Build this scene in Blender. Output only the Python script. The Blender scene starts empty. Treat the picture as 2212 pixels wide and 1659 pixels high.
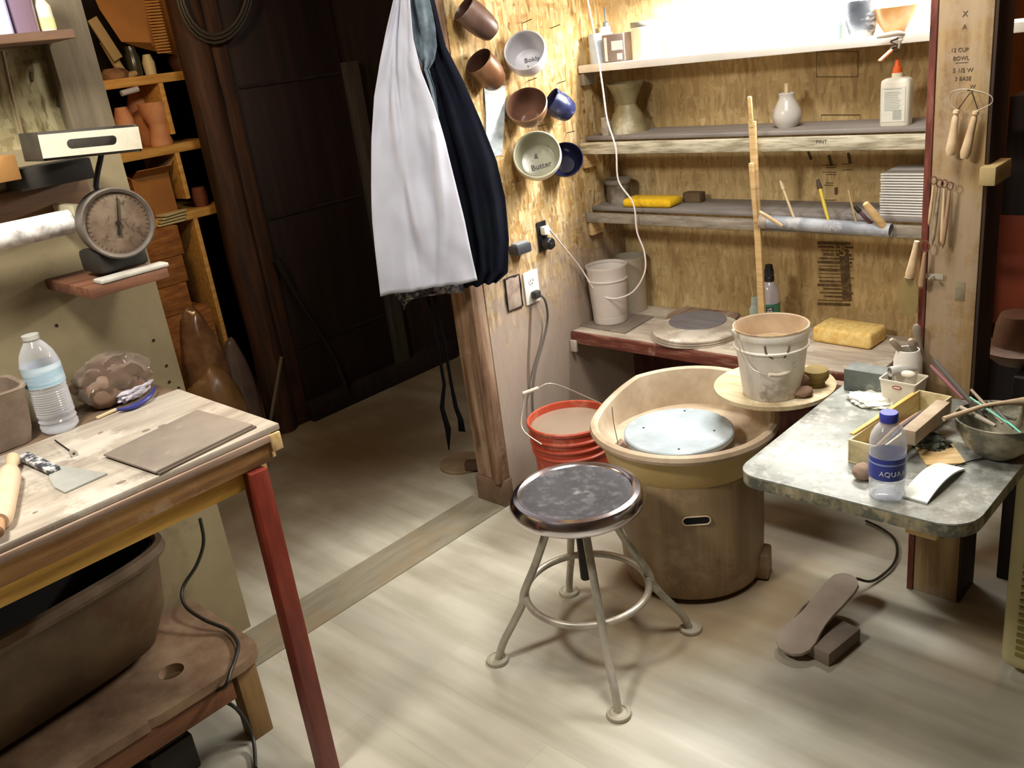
import bpy, bmesh, math, random
from math import sin, cos, pi, radians, sqrt, atan2
from mathutils import Vector, Matrix, noise
random.seed(7)
SC = bpy.context.scene
COL = SC.collection
V = Vector
# ------------------------------------------------------------------ camera
H = 1.55; F = 1921.9; CX, CY = 1106.0, 829.5
yaw, pit, rol = radians(135.48), radians(20.991), radians(-7.612)
FW = V((cos(pit)*cos(yaw), cos(pit)*sin(yaw), -sin(pit)))
_r = FW.cross(V((0, 0, 1))).normalized(); _u = _r.cross(FW)
RT = cos(rol)*_r + sin(rol)*_u
UP = -sin(rol)*_r + cos(rol)*_u
C0 = V((0, 0, H))
cam = bpy.data.cameras.new('camera'); camo = bpy.data.objects.new('camera', cam); COL.objects.link(camo)
R3 = Matrix((RT, UP, -FW)).transposed()
camo.matrix_world = Matrix.Translation(C0) @ R3.to_4x4()
cam.sensor_width = 36; cam.lens = 36*F/2212; cam.clip_start = .02
SC.camera = camo

def ray(px, py): return (px-CX)/F*RT - (py-CY)/F*UP + FW
def on(ax, val, px, py):
    d = ray(px, py); t = (val-C0[ax])/d[ax]; return C0+d*t
def onX(px, py, x): return on(0, x, px, py)
def onY(px, py, y): return on(1, y, px, py)
def onZ(px, py, z): return on(2, z, px, py)
def onP(px, py, p, n):
    d = ray(px, py); n = V(n); return C0+d*((V(p)-C0).dot(n)/d.dot(n))
def dep(p): return (V(p)-C0).dot(FW)
def rad(p, w): return w/2*dep(p)/F
def proj(p):
    d = V(p)-C0; k = d.dot(FW); return CX+F*d.dot(RT)/k, CY-F*d.dot(UP)/k
def zat(p, py):                      # height z above point p whose picture row is py
    lo, hi = -1.0, 3.0
    for _ in range(40):
        m = (lo+hi)/2
        if proj((p[0], p[1], m))[1] > py: lo = m
        else: hi = m
    return lo

# ------------------------------------------------------------------ materials
def s2l(c):
    if isinstance(c, str):
        c = [int(c[i:i+2], 16)/255 for i in (0, 2, 4)]
    return tuple((x/12.92 if x <= .04045 else ((x+.055)/1.055)**2.4) for x in c[:3])+(1,)
_mats = {}
def mat(name, cols, scale=8, stretch=(1, 1, 1), rough=.6, metal=0, bump=0, detail=6, dust=None, rot=(0, 0, 0), spec=.5,
        distort=0, trans=0, emit=None, wave=None, coat=0):
    if name in _mats: return _mats[name]
    m = bpy.data.materials.new(name); m.use_nodes = True; N = m.node_tree.nodes; L = m.node_tree.links
    b = N['Principled BSDF']; b.inputs['Roughness'].default_value = rough; b.inputs['Metallic'].default_value = metal
    b.inputs['Specular IOR Level'].default_value = spec; b.inputs['Coat Weight'].default_value = coat
    if isinstance(cols, str): cols = [(0, cols), (1, cols)]
    tc = N.new('ShaderNodeTexCoord'); mp = N.new('ShaderNodeMapping'); mp.inputs['Scale'].default_value = stretch
    mp.inputs['Rotation'].default_value = rot; L.new(tc.outputs['Object'], mp.inputs['Vector'])
    nz = N.new('ShaderNodeTexNoise'); nz.inputs['Scale'].default_value = scale; nz.inputs['Detail'].default_value = detail
    nz.inputs['Distortion'].default_value = distort; nz.inputs['Roughness'].default_value = .62
    L.new(mp.outputs['Vector'], nz.inputs['Vector'])
    cr = N.new('ShaderNodeValToRGB'); e = cr.color_ramp.elements
    while len(e) < len(cols): e.new(.5)
    for k, (p, c) in enumerate(cols): e[k].position = .28+.44*p; e[k].color = s2l(c)
    L.new(nz.outputs['Fac'], cr.inputs['Fac']); out = cr.outputs['Color']
    if dust:
        for (dc, th, ds, amt) in (dust if isinstance(dust, list) else [dust]):
            n2 = N.new('ShaderNodeTexNoise'); n2.inputs['Scale'].default_value = ds; n2.inputs['Detail'].default_value = 8
            n2.inputs['Roughness'].default_value = .7
            L.new(tc.outputs['Object'], n2.inputs['Vector'])
            r2 = N.new('ShaderNodeMapRange'); r2.inputs['From Min'].default_value = th; r2.inputs['From Max'].default_value = th+.08
            r2.inputs['To Max'].default_value = amt; L.new(n2.outputs['Fac'], r2.inputs['Value'])
            mx = N.new('ShaderNodeMix'); mx.data_type = 'RGBA'; mx.inputs['B'].default_value = s2l(dc)
            L.new(r2.outputs['Result'], mx.inputs['Factor']); L.new(out, mx.inputs['A']); out = mx.outputs['Result']
    L.new(out, b.inputs['Base Color'])
    if bump:
        bp = N.new('ShaderNodeBump'); bp.inputs['Strength'].default_value = bump; bp.inputs['Distance'].default_value = .004
        L.new(nz.outputs['Fac'], bp.inputs['Height']); L.new(bp.outputs['Normal'], b.inputs['Normal'])
    if emit:
        b.inputs['Emission Color'].default_value = s2l(emit[0]); b.inputs['Emission Strength'].default_value = emit[1]
    _mats[name] = m; return m
def clear(name, tint='ffffff', op=.25, rough=.08, milky=0.0):
    m = bpy.data.materials.new(name); m.use_nodes = True; N = m.node_tree.nodes; L = m.node_tree.links
    out = N['Material Output']; b = N['Principled BSDF']; b.inputs['Base Color'].default_value = s2l(tint)
    b.inputs['Roughness'].default_value = rough; b.inputs['Coat Weight'].default_value = .3
    t = N.new('ShaderNodeBsdfTransparent'); t.inputs['Color'].default_value = s2l(tint)
    fr = N.new('ShaderNodeLayerWeight'); fr.inputs['Blend'].default_value = .35
    mr = N.new('ShaderNodeMapRange'); mr.inputs['To Min'].default_value = op; mr.inputs['To Max'].default_value = min(1, op+.6)
    L.new(fr.outputs['Facing'], mr.inputs['Value'])
    nz = N.new('ShaderNodeTexNoise'); nz.inputs['Scale'].default_value = 60
    tc = N.new('ShaderNodeTexCoord'); L.new(tc.outputs['Object'], nz.inputs['Vector'])
    bp = N.new('ShaderNodeBump'); bp.inputs['Strength'].default_value = .15; L.new(nz.outputs['Fac'], bp.inputs['Height']); L.new(bp.outputs['Normal'], b.inputs['Normal'])
    mx = N.new('ShaderNodeMixShader'); L.new(mr.outputs['Result'], mx.inputs['Fac']); L.new(t.outputs[0], mx.inputs[1]); L.new(b.outputs[0], mx.inputs[2])
    L.new(mx.outputs[0], out.inputs['Surface']); _mats[name] = m; return m

def osb(name, cols, seam=None, low=None, dull=1.0, spk=.75):
    """oriented strand board: layered stretched voronoi flakes, optional clay spatter below a height"""
    m = bpy.data.materials.new(name); m.use_nodes = True; N = m.node_tree.nodes; L = m.node_tree.links
    b = N['Principled BSDF']; b.inputs['Roughness'].default_value = .7; b.inputs['Specular IOR Level'].default_value = .25
    tc = N.new('ShaderNodeTexCoord')
    wn = N.new('ShaderNodeTexNoise'); wn.inputs['Scale'].default_value = 9; wn.inputs['Detail'].default_value = 3
    L.new(tc.outputs['Object'], wn.inputs['Vector'])
    ad = N.new('ShaderNodeMix'); ad.data_type = 'VECTOR'; ad.inputs['Factor'].default_value = .03
    L.new(tc.outputs['Object'], ad.inputs['A']); L.new(wn.outputs['Color'], ad.inputs['B'])
    prev = None
    for k, (sx, sz, ry, sc) in enumerate(((85, 17, .35, 1), (26, 90, .3, .9), (95, 19, -.5, 1.0), (70, 16, .9, 1.1))):
        # rotate in the board plane: boards lie in XZ or YZ, so rotate about both X and Y
        mp = N.new('ShaderNodeMapping'); mp.inputs['Rotation'].default_value = (ry, ry, 0)
        mp.inputs['Scale'].default_value = (sx*sc, sx*sc, sz*sc); L.new(ad.outputs['Result'], mp.inputs['Vector'])
        vo = N.new('ShaderNodeTexVoronoi'); vo.inputs['Scale'].default_value = 1; L.new(mp.outputs['Vector'], vo.inputs['Vector'])
        bw = N.new('ShaderNodeSeparateColor'); L.new(vo.outputs['Color'], bw.inputs['Color'])
        cr = N.new('ShaderNodeValToRGB'); e = cr.color_ramp.elements
        while len(e) < len(cols): e.new(.5)
        for q, c in enumerate(cols): e[q].position = q/(len(cols)-1); e[q].color = s2l(c)
        L.new(bw.outputs['Red'], cr.inputs['Fac'])
        if prev is None: prev = cr.outputs['Color']
        else:
            th = N.new('ShaderNodeMath'); th.operation = 'GREATER_THAN'; th.inputs[1].default_value = .52
            L.new(bw.outputs['Green'], th.inputs[0])
            ml = N.new('ShaderNodeMath'); ml.operation = 'MULTIPLY'; ml.inputs[1].default_value = .8; L.new(th.outputs[0], ml.inputs[0])
            mx = N.new('ShaderNodeMix'); mx.data_type = 'RGBA'; L.new(ml.outputs[0], mx.inputs['Factor'])
            L.new(prev, mx.inputs['A']); L.new(cr.outputs['Color'], mx.inputs['B']); prev = mx.outputs['Result']
    gn = N.new('ShaderNodeTexNoise'); gn.inputs['Scale'].default_value = 1; gn.inputs['Detail'].default_value = 6
    gm = N.new('ShaderNodeMapping'); gm.inputs['Scale'].default_value = (75, 75, 22); L.new(tc.outputs['Object'], gm.inputs['Vector']); L.new(gm.outputs['Vector'], gn.inputs['Vector'])
    gr = N.new('ShaderNodeValToRGB'); gr.color_ramp.elements[0].position = .30; gr.color_ramp.elements[1].position = .44
    gr.color_ramp.elements[0].color = (.30, .24, .16, 1); gr.color_ramp.elements[1].color = (1, 1, 1, 1); L.new(gn.outputs['Fac'], gr.inputs['Fac'])
    mg = N.new('ShaderNodeMix'); mg.data_type = 'RGBA'; mg.blend_type = 'MULTIPLY'; mg.inputs['Factor'].default_value = spk
    L.new(prev, mg.inputs['A']); L.new(gr.outputs['Color'], mg.inputs['B']); prev = mg.outputs['Result']
    # big soft tone variation
    bn = N.new('ShaderNodeTexNoise'); bn.inputs['Scale'].default_value = 2.5; bn.inputs['Detail'].default_value = 5; L.new(tc.outputs['Object'], bn.inputs['Vector'])
    br = N.new('ShaderNodeValToRGB'); br.color_ramp.elements[0].position = .3; br.color_ramp.elements[1].position = .7
    br.color_ramp.elements[0].color = (.55*dull, .5*dull, .42*dull, 1); br.color_ramp.elements[1].color = (1*dull, 1*dull, 1*dull, 1)
    L.new(bn.outputs['Fac'], br.inputs['Fac'])
    mu = N.new('ShaderNodeMix'); mu.data_type = 'RGBA'; mu.blend_type = 'MULTIPLY'; mu.inputs['Factor'].default_value = 1
    L.new(prev, mu.inputs['A']); L.new(br.outputs['Color'], mu.inputs['B']); prev = mu.outputs['Result']
    if low:
        z0, z1, lc = low
        sp = N.new('ShaderNodeSeparateXYZ'); L.new(tc.outputs['Object'], sp.inputs[0])
        an = N.new('ShaderNodeTexNoise'); an.inputs['Scale'].default_value = 14; an.inputs['Detail'].default_value = 9; L.new(tc.outputs['Object'], an.inputs['Vector'])
        mm = N.new('ShaderNodeMath'); mm.operation = 'MULTIPLY_ADD'; mm.inputs[1].default_value = -.7; L.new(an.outputs['Fac'], mm.inputs[0]); L.new(sp.outputs['Z'], mm.inputs[2])
        mr = N.new('ShaderNodeMapRange'); mr.inputs['From Min'].default_value = z1-.35; mr.inputs['From Max'].default_value = z0-.35
        mr.inputs['To Max'].default_value = .93; L.new(mm.outputs[0], mr.inputs['Value'])
        mx = N.new('ShaderNodeMix'); mx.data_type = 'RGBA'; mx.inputs['B'].default_value = s2l(lc)
        L.new(mr.outputs['Result'], mx.inputs['Factor']); L.new(prev, mx.inputs['A']); prev = mx.outputs['Result']
    L.new(prev, b.inputs['Base Color'])
    bp = N.new('ShaderNodeBump'); bp.inputs['Strength'].default_value = .25; bp.inputs['Distance'].default_value = .003
    L.new(bw.outputs['Red'], bp.inputs['Height']); L.new(bp.outputs['Normal'], b.inputs['Normal'])
    return m

# ------------------------------------------------------------------ geometry
class G:
    def __init__(s): s.bm = bmesh.new()
    def _t(s, vs, M):
        if M is not None:
            for v in vs: v.co = M @ v.co
        return s
    def box(s, x0, x1, y0, y1, z0, z1, bev=0, M=None, seg=2):
        r = bmesh.ops.create_cube(s.bm, size=1); vs = r['verts']
        for v in vs: v.co = V(((x0+x1)/2+v.co.x*(x1-x0), (y0+y1)/2+v.co.y*(y1-y0), (z0+z1)/2+v.co.z*(z1-z0)))
        if bev:
            ed = {e for v in vs for e in v.link_edges}
            r = bmesh.ops.bevel(s.bm, geom=list(ed), offset=bev, segments=seg, affect='EDGES', profile=.5)
            vs = list({v for f in r['faces'] for v in f.verts} | {v for v in vs if v.is_valid})
        return s._t(vs, M)
    def bar(s, a, b, w, h, bev=0, up=(0, 0, 1)):
        a, b = V(a), V(b); z = (b-a); l = z.length; z.normalize(); u = V(up)
        if abs(z.dot(u)) > .98: u = V((1, 0, 0))
        x = u.cross(z).normalized(); y = z.cross(x)
        M = Matrix.Translation(a) @ Matrix((x, y, z)).transposed().to_4x4()
        return s.box(-w/2, w/2, -h/2, h/2, 0, l, bev, M)
    def tube(s, pts, r, seg=10, closed=False, smooth=0, cap=True):
        pts = [V(p) for p in pts]; rr = r if isinstance(r, (list, tuple)) else [r]*len(pts)
        if smooth:
            P, Q = [], []; n = len(pts)
            for i in range(n if closed else n-1):
                g = lambda k: pts[k % n] if closed else pts[max(0, min(n-1, k))]
                p0, p1, p2, p3 = g(i-1), g(i), g(i+1), g(i+2)
                for k in range(smooth):
                    t = k/smooth; t2, t3 = t*t, t*t*t
                    P.append(.5*((2*p1)+(-p0+p2)*t+(2*p0-5*p1+4*p2-p3)*t2+(-p0+3*p1-3*p2+p3)*t3))
                    Q.append(rr[i % n]*(1-t)+rr[(i+1) % n]*t)
            if not closed: P.append(pts[-1]); Q.append(rr[-1])
            pts, rr = P, Q
        n = len(pts); rings = []; px = None
        for i, p in enumerate(pts):
            a = pts[(i-1) % n] if closed else pts[max(0, i-1)]; b = pts[(i+1) % n] if closed else pts[min(n-1, i+1)]
            t = (b-a); t = t.normalized() if t.length > 1e-9 else V((0, 0, 1))
            if px is None:
                px = t.cross(V((0, 0, 1)))
                if px.length < .1: px = t.cross(V((1, 0, 0)))
            px = (px - t*px.dot(t)).normalized(); py = t.cross(px)
            rings.append([s.bm.verts.new(p+rr[i]*(cos(2*pi*k/seg)*px+sin(2*pi*k/seg)*py)) for k in range(seg)])
        for i in range(n if closed else n-1):
            A, B = rings[i], rings[(i+1) % n]
            for k in range(seg): s.bm.faces.new((A[k], A[(k+1) % seg], B[(k+1) % seg], B[k]))
        if not closed and cap:
            s.bm.faces.new(rings[0][::-1]); s.bm.faces.new(rings[-1])
        return s
    def lathe(s, prof, seg=48, M=None, sx=1, sy=1, cap=True):
        rings = []
        for (r, z) in prof:
            if r < 1e-5: rings.append([s.bm.verts.new((0, 0, z))])
            else: rings.append([s.bm.verts.new((r*sx*cos(2*pi*k/seg), r*sy*sin(2*pi*k/seg), z)) for k in range(seg)])
        for A, B in zip(rings, rings[1:]):
            for k in range(seg):
                k2 = (k+1) % seg
                if len(A) == 1 and len(B) == 1: continue
                if len(A) == 1: s.bm.faces.new((A[0], B[k2], B[k]))
                elif len(B) == 1: s.bm.faces.new((A[k], A[k2], B[0]))
                else: s.bm.faces.new((A[k], A[k2], B[k2], B[k]))
        vs = [v for R in rings for v in R]
        return s._t(vs, M)
    def loops(s, LP, closed=True, capa=False, capb=False):
        R = [[s.bm.verts.new(V(p)) for p in L] for L in LP]; n = len(R[0])
        for A, B in zip(R, R[1:]):
            for k in range(n if closed else n-1): s.bm.faces.new((A[k], A[(k+1) % n], B[(k+1) % n], B[k]))
        if capa: s.bm.faces.new(R[0][::-1])
        if capb: s.bm.faces.new(R[-1])
        return s
    def prism(s, poly, z0, z1, M=None, bev=0):
        A = [s.bm.verts.new((x, y, z0)) for x, y in poly]; B = [s.bm.verts.new((x, y, z1)) for x, y in poly]; n = len(poly)
        fs = [s.bm.faces.new(A[::-1]), s.bm.faces.new(B)]
        for k in range(n): s.bm.faces.new((A[k], A[(k+1) % n], B[(k+1) % n], B[k]))
        vs = A+B
        if bev:
            ed = list(fs[1].edges)
            r = bmesh.ops.bevel(s.bm, geom=ed, offset=bev, segments=2, affect='EDGES', profile=.5)
            vs = [v for v in s.bm.verts if v in set(A+B) or any(v in f.verts for f in r['faces'])] if False else list({v for v in A+B if v.is_valid} | {v for f in r['faces'] for v in f.verts})
        return s._t(vs, M)
    def blob(s, c, sx, sy, sz, seed=0, amp=.15, freq=3, sub=4, flat=None, M=None):
        r = bmesh.ops.create_icosphere(s.bm, subdivisions=sub, radius=1)
        for v in r['verts']:
            d = v.co.normalized(); k = 1+amp*noise.fractal(d*freq+V((seed*7.3, seed*3.1, 0)), 1, 2, 4)
            p = V((d.x*sx*k, d.y*sy*k, d.z*sz*k))
            if flat is not None and p.z < -sz*flat: p.z = -sz*flat
            v.co = p+V(c)
        return s._t(r['verts'], M)
def frame(o, z, x=None):
    z = V(z).normalized(); x = V(x) if x is not None else V((1, 0, 0))
    if abs(z.dot(x.normalized())) > .99: x = V((0, 1, 0))
    x = (x-z*x.dot(z)).normalized(); y = z.cross(x)
    return Matrix.Translation(V(o)) @ Matrix((x, y, z)).transposed().to_4x4()
def T(*a): return Matrix.Translation(V(a if len(a) == 3 else a[0]))
def RZ(a): return Matrix.Rotation(a, 4, 'Z')
def RX(a): return Matrix.Rotation(a, 4, 'X')
def RY(a): return Matrix.Rotation(a, 4, 'Y')

def mesh(name, g, m, ang=35):
    bmesh.ops.recalc_face_normals(g.bm, faces=g.bm.faces)
    me = bpy.data.meshes.new(name); g.bm.to_mesh(me); g.bm.free()
    for p in me.polygons: p.use_smooth = True
    me.set_sharp_from_angle(angle=radians(ang))
    for x in (m if isinstance(m, (list, tuple)) else [m]): me.materials.append(x)
    return me
def tag(o, label=None, cat=None, group=None, kind=None):
    if label: o['label'] = label
    if cat: o['category'] = cat
    if group: o['group'] = group
    if kind: o['kind'] = kind
    return o
def thing(name, label, cat, M=None, group=None):
    o = bpy.data.objects.new(name, None); o.empty_display_size = .05; COL.objects.link(o)
    if M is not None: o.matrix_world = M if isinstance(M, Matrix) else T(M)
    return tag(o, label, cat, group)
def wm(o):
    M = o.matrix_basis.copy()
    while o.parent: o = o.parent; M = o.matrix_basis @ M
    return M
def part(name, g, m, par, world=False, label=None, ang=35, kind=None):
    """child mesh; geometry in the parent's local space (world=True: given in world space)"""
    if world:
        I = wm(par).inverted()
        for v in g.bm.verts: v.co = I @ v.co
    o = bpy.data.objects.new(name, mesh(name, g, m, ang)); COL.objects.link(o); o.parent = par
    if label: o['label'] = label
    if kind: o['kind'] = kind
    return o
def solo(name, g, m, label, cat, M=None, group=None, world=False, ang=35, kind=None):
    if M is None: M = Matrix.Identity(4)
    elif not isinstance(M, Matrix): M = T(M)
    if world:
        I = M.inverted()
        for v in g.bm.verts: v.co = I @ v.co
    o = bpy.data.objects.new(name, mesh(name, g, m, ang)); COL.objects.link(o); o.matrix_world = M
    return tag(o, label, cat, group, kind)
def struct(name, g, m, ang=35):
    o = bpy.data.objects.new(name, mesh(name, g, m, ang)); COL.objects.link(o); o['kind'] = 'structure'; return o
def text(s, size, M, m, par, name='lettering', ext=.0004, spacing=1.0):
    cu = bpy.data.curves.new('t', 'FONT'); cu.body = s; cu.size = size; cu.extrude = ext; cu.align_x = 'CENTER'; cu.align_y = 'CENTER'
    cu.space_character = spacing; cu.resolution_u = 3
    ob = bpy.data.objects.new('t', cu); COL.objects.link(ob)
    dg = bpy.context.evaluated_depsgraph_get(); dg.update()
    me = bpy.data.meshes.new_from_object(ob.evaluated_get(dg)); bpy.data.objects.remove(ob)
    me.materials.clear(); me.materials.append(m)
    o = bpy.data.objects.new(name, me); COL.objects.link(o); o.parent = par
    o.matrix_basis = wm(par).inverted() @ M
    return o

# palette
wood_raw = mat('pine_board', [(0, 'b08a55'), (.5, 'cfae78'), (1, 'dcc293')], 5, (1, 1, 12), .6, bump=.1)
wood_x = mat('pine_board_x', [(0, 'b58f55'), (.5, 'd3b27a'), (1, 'e2cb9c')], 5, (1, 12, 12), .6, bump=.1)
wood_y = mat('pine_board_y', [(0, 'a97b3a'), (.5, 'cf9f55'), (1, 'e0b870')], 5, (12, 1, 12), .6, bump=.1)
apron_wood = mat('apron_wood', [(0, '5f3f1f'), (.5, '90683a'), (1, 'ab834c')], 4, (10, .8, 10), .65, bump=.15, dust=('b9a58a', .55, 5, .5))
yellow_wood = mat('yellow_strip', [(0, '9c7326'), (.5, 'c79a43'), (1, 'd8b566')], 4, (10, .8, 10), .6)
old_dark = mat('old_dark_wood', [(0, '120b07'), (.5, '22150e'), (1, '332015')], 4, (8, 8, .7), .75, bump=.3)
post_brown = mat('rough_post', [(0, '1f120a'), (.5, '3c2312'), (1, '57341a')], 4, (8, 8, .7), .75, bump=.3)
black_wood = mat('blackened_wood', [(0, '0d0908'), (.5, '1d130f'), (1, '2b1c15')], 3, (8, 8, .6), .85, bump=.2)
dusty = mat('dusty_board', [(0, '7c7064'), (.4, '9f9485'), (1, 'bbb1a2')], 3, (7, 1, 7), .8, bump=.12, dust=[('cfc8bb', .54, 4, .6), ('8a7c6e', .58, 9, .5)])
dusty_brown = mat('dusty_brown', [(0, '5c4638'), (.5, '8d7563'), (1, 'b19c88')], 4, (5, 1, 5), .8, bump=.2)
hardboard = mat('hardboard', [(0, '6d6157'), (.5, '857a6e'), (1, '968b7e')], 4, (1, 1, 1), .7, dust=('a89f92', .56, 9, .5))
red_paint = mat('red_leg_paint', [(0, '541c12'), (.5, '73291b'), (1, '8a3c2a')], 5, (6, 6, 1), .45, bump=.1)
chrome = mat('chrome', 'd9d4dc', rough=.17, metal=1)
steel = mat('clay_smeared_steel', [(0, '8a8378'), (.5, 'aaa497'), (1, 'c4beb0')], 12, rough=.38, metal=.35, dust=('b9b09e', .5, 18, .8))
dark_steel = mat('dark_threaded_steel', [(0, '1f1b1a'), (1, '39322f')], 20, rough=.5, metal=.6)
vinyl = mat('black_vinyl', [(0, '26262a'), (1, '3c3c42')], 10, rough=.5, dust=[('77757a', .56, 14, .4), ('6b6a6c', .52, 40, .3)])
iron = mat('dark_iron', [(0, '17130f'), (1, '33291f')], 12, rough=.6, metal=.5)
tanplastic = mat('tan_plastic', [(0, '7b664a'), (.5, '957d5d'), (1, 'aa9272')], 3, (6, 6, .5), .5, dust=[('b5a082', .55, 6, .5), ('5f462c', .58, 5, .5)])
panplastic = mat('pan_yellow_plastic', [(0, 'a98f55'), (1, 'b9a068')], 5, (1, 1, 1), .45, dust=('a08a68', .52, 6, .6))
pandust = mat('pan_clay_dust', [(0, '937d63'), (.5, 'b09c82'), (1, 'c8b89f')], 6, rough=.7, dust=('8d7760', .62, 12, .5))
headmat = mat('wheel_head_grey', [(0, '7b858b'), (.5, '98a3a8'), (1, 'b3bcc0')], 5, rough=.5, metal=.1, dust=('cbd0d0', .56, 8, .6))
batwood = mat('bat_wood', [(0, '9c8663'), (.5, 'bba985'), (1, 'cfc0a2')], 6, (1, 6, 1), .7, dust=[('dccfb4', .52, 7, .6), ('86714f', .60, 12, .5)])
redpl = mat('red_bucket_plastic', [(0, 'a63c26'), (1, 'c05238')], 4, rough=.4, dust=('bf7a62', .54, 10, .55))
murky = mat('murky_water', [(0, '8d7a68'), (1, '9d8b78')], 3, rough=.15)
whitepl = mat('clay_streaked_white', [(0, 'b5ab9d'), (.4, 'd4ccbf'), (1, 'e6e0d5')], 5, (3, 3, .6), .5, dust=[('8c7a66', .56, 9, .7), ('57483c', .66, 16, .8)])
creamline = mat('dried_clay', [(0, 'c4ad8e'), (1, 'e0cdb1')], 8, rough=.8)
tracing = mat('green_table_laminate', [(0, '5c5f59'), (.4, '787a73'), (1, '91928a')], 14, (1, 1, 1), .45, dust=[('8f938c', .46, 16, .75), ('aaaba2', .52, 34, .7), ('4d534f', .60, 20, .6)])
tabedge = mat('table_edge_wood', [(0, '5f5d50'), (.5, '8b8368'), (1, 'b5a88a')], 9, (4, 4, 1), .6, dust=('454a44', .48, 12, .85))
sponge_y = mat('sponge_yellow', [(0, 'd8aa55'), (.5, 'ecca7c'), (1, 'f5dc9a')], 60, rough=.95, bump=.5, dust=('f6dd98', .55, 4, .5))
sponge_y2 = mat('sponge_bright', [(0, 'd9a800'), (1, 'f2c92a')], 60, rough=.95, bump=.5)
olive = mat('olive_rock', [(0, '6b5a2c'), (1, '8f7a42')], 10, rough=.8, bump=.3)
brownst = mat('brown_clay_lump', [(0, '5a402c'), (1, '866650')], 10, rough=.8, bump=.3)
cordgrey = mat('grey_cord', '5b574f', rough=.6)
cordwhite = mat('white_cord', 'e8dcd8', rough=.5)
cordblack = mat('black_cord', '26241c', rough=.5)
blackpl = mat('black_plastic', '17161a', rough=.35)
whitepaint = mat('white_plastic', 'e6e6e2', rough=.4)
handwood = mat('clay_coated_handle', [(0, 'a98d6b'), (.5, 'c9ad88'), (1, 'dcc6a5')], 14, (1, 1, 1), .7, bump=.15)
ink = mat('ink', '2a2320', rough=.8)
rust = mat('rusty_iron', [(0, '3a2418'), (.5, '6a4530'), (1, '94745a')], 25, rough=.8, metal=.2, bump=.3)
cardboard = mat('cardboard', [(0, '8f6634'), (1, 'b5854a')], 5, rough=.85)
terra = mat('terracotta', [(0, 'b97a52'), (.5, 'd19468'), (1, 'dfab82')], 9, rough=.8, bump=.1)

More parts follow.
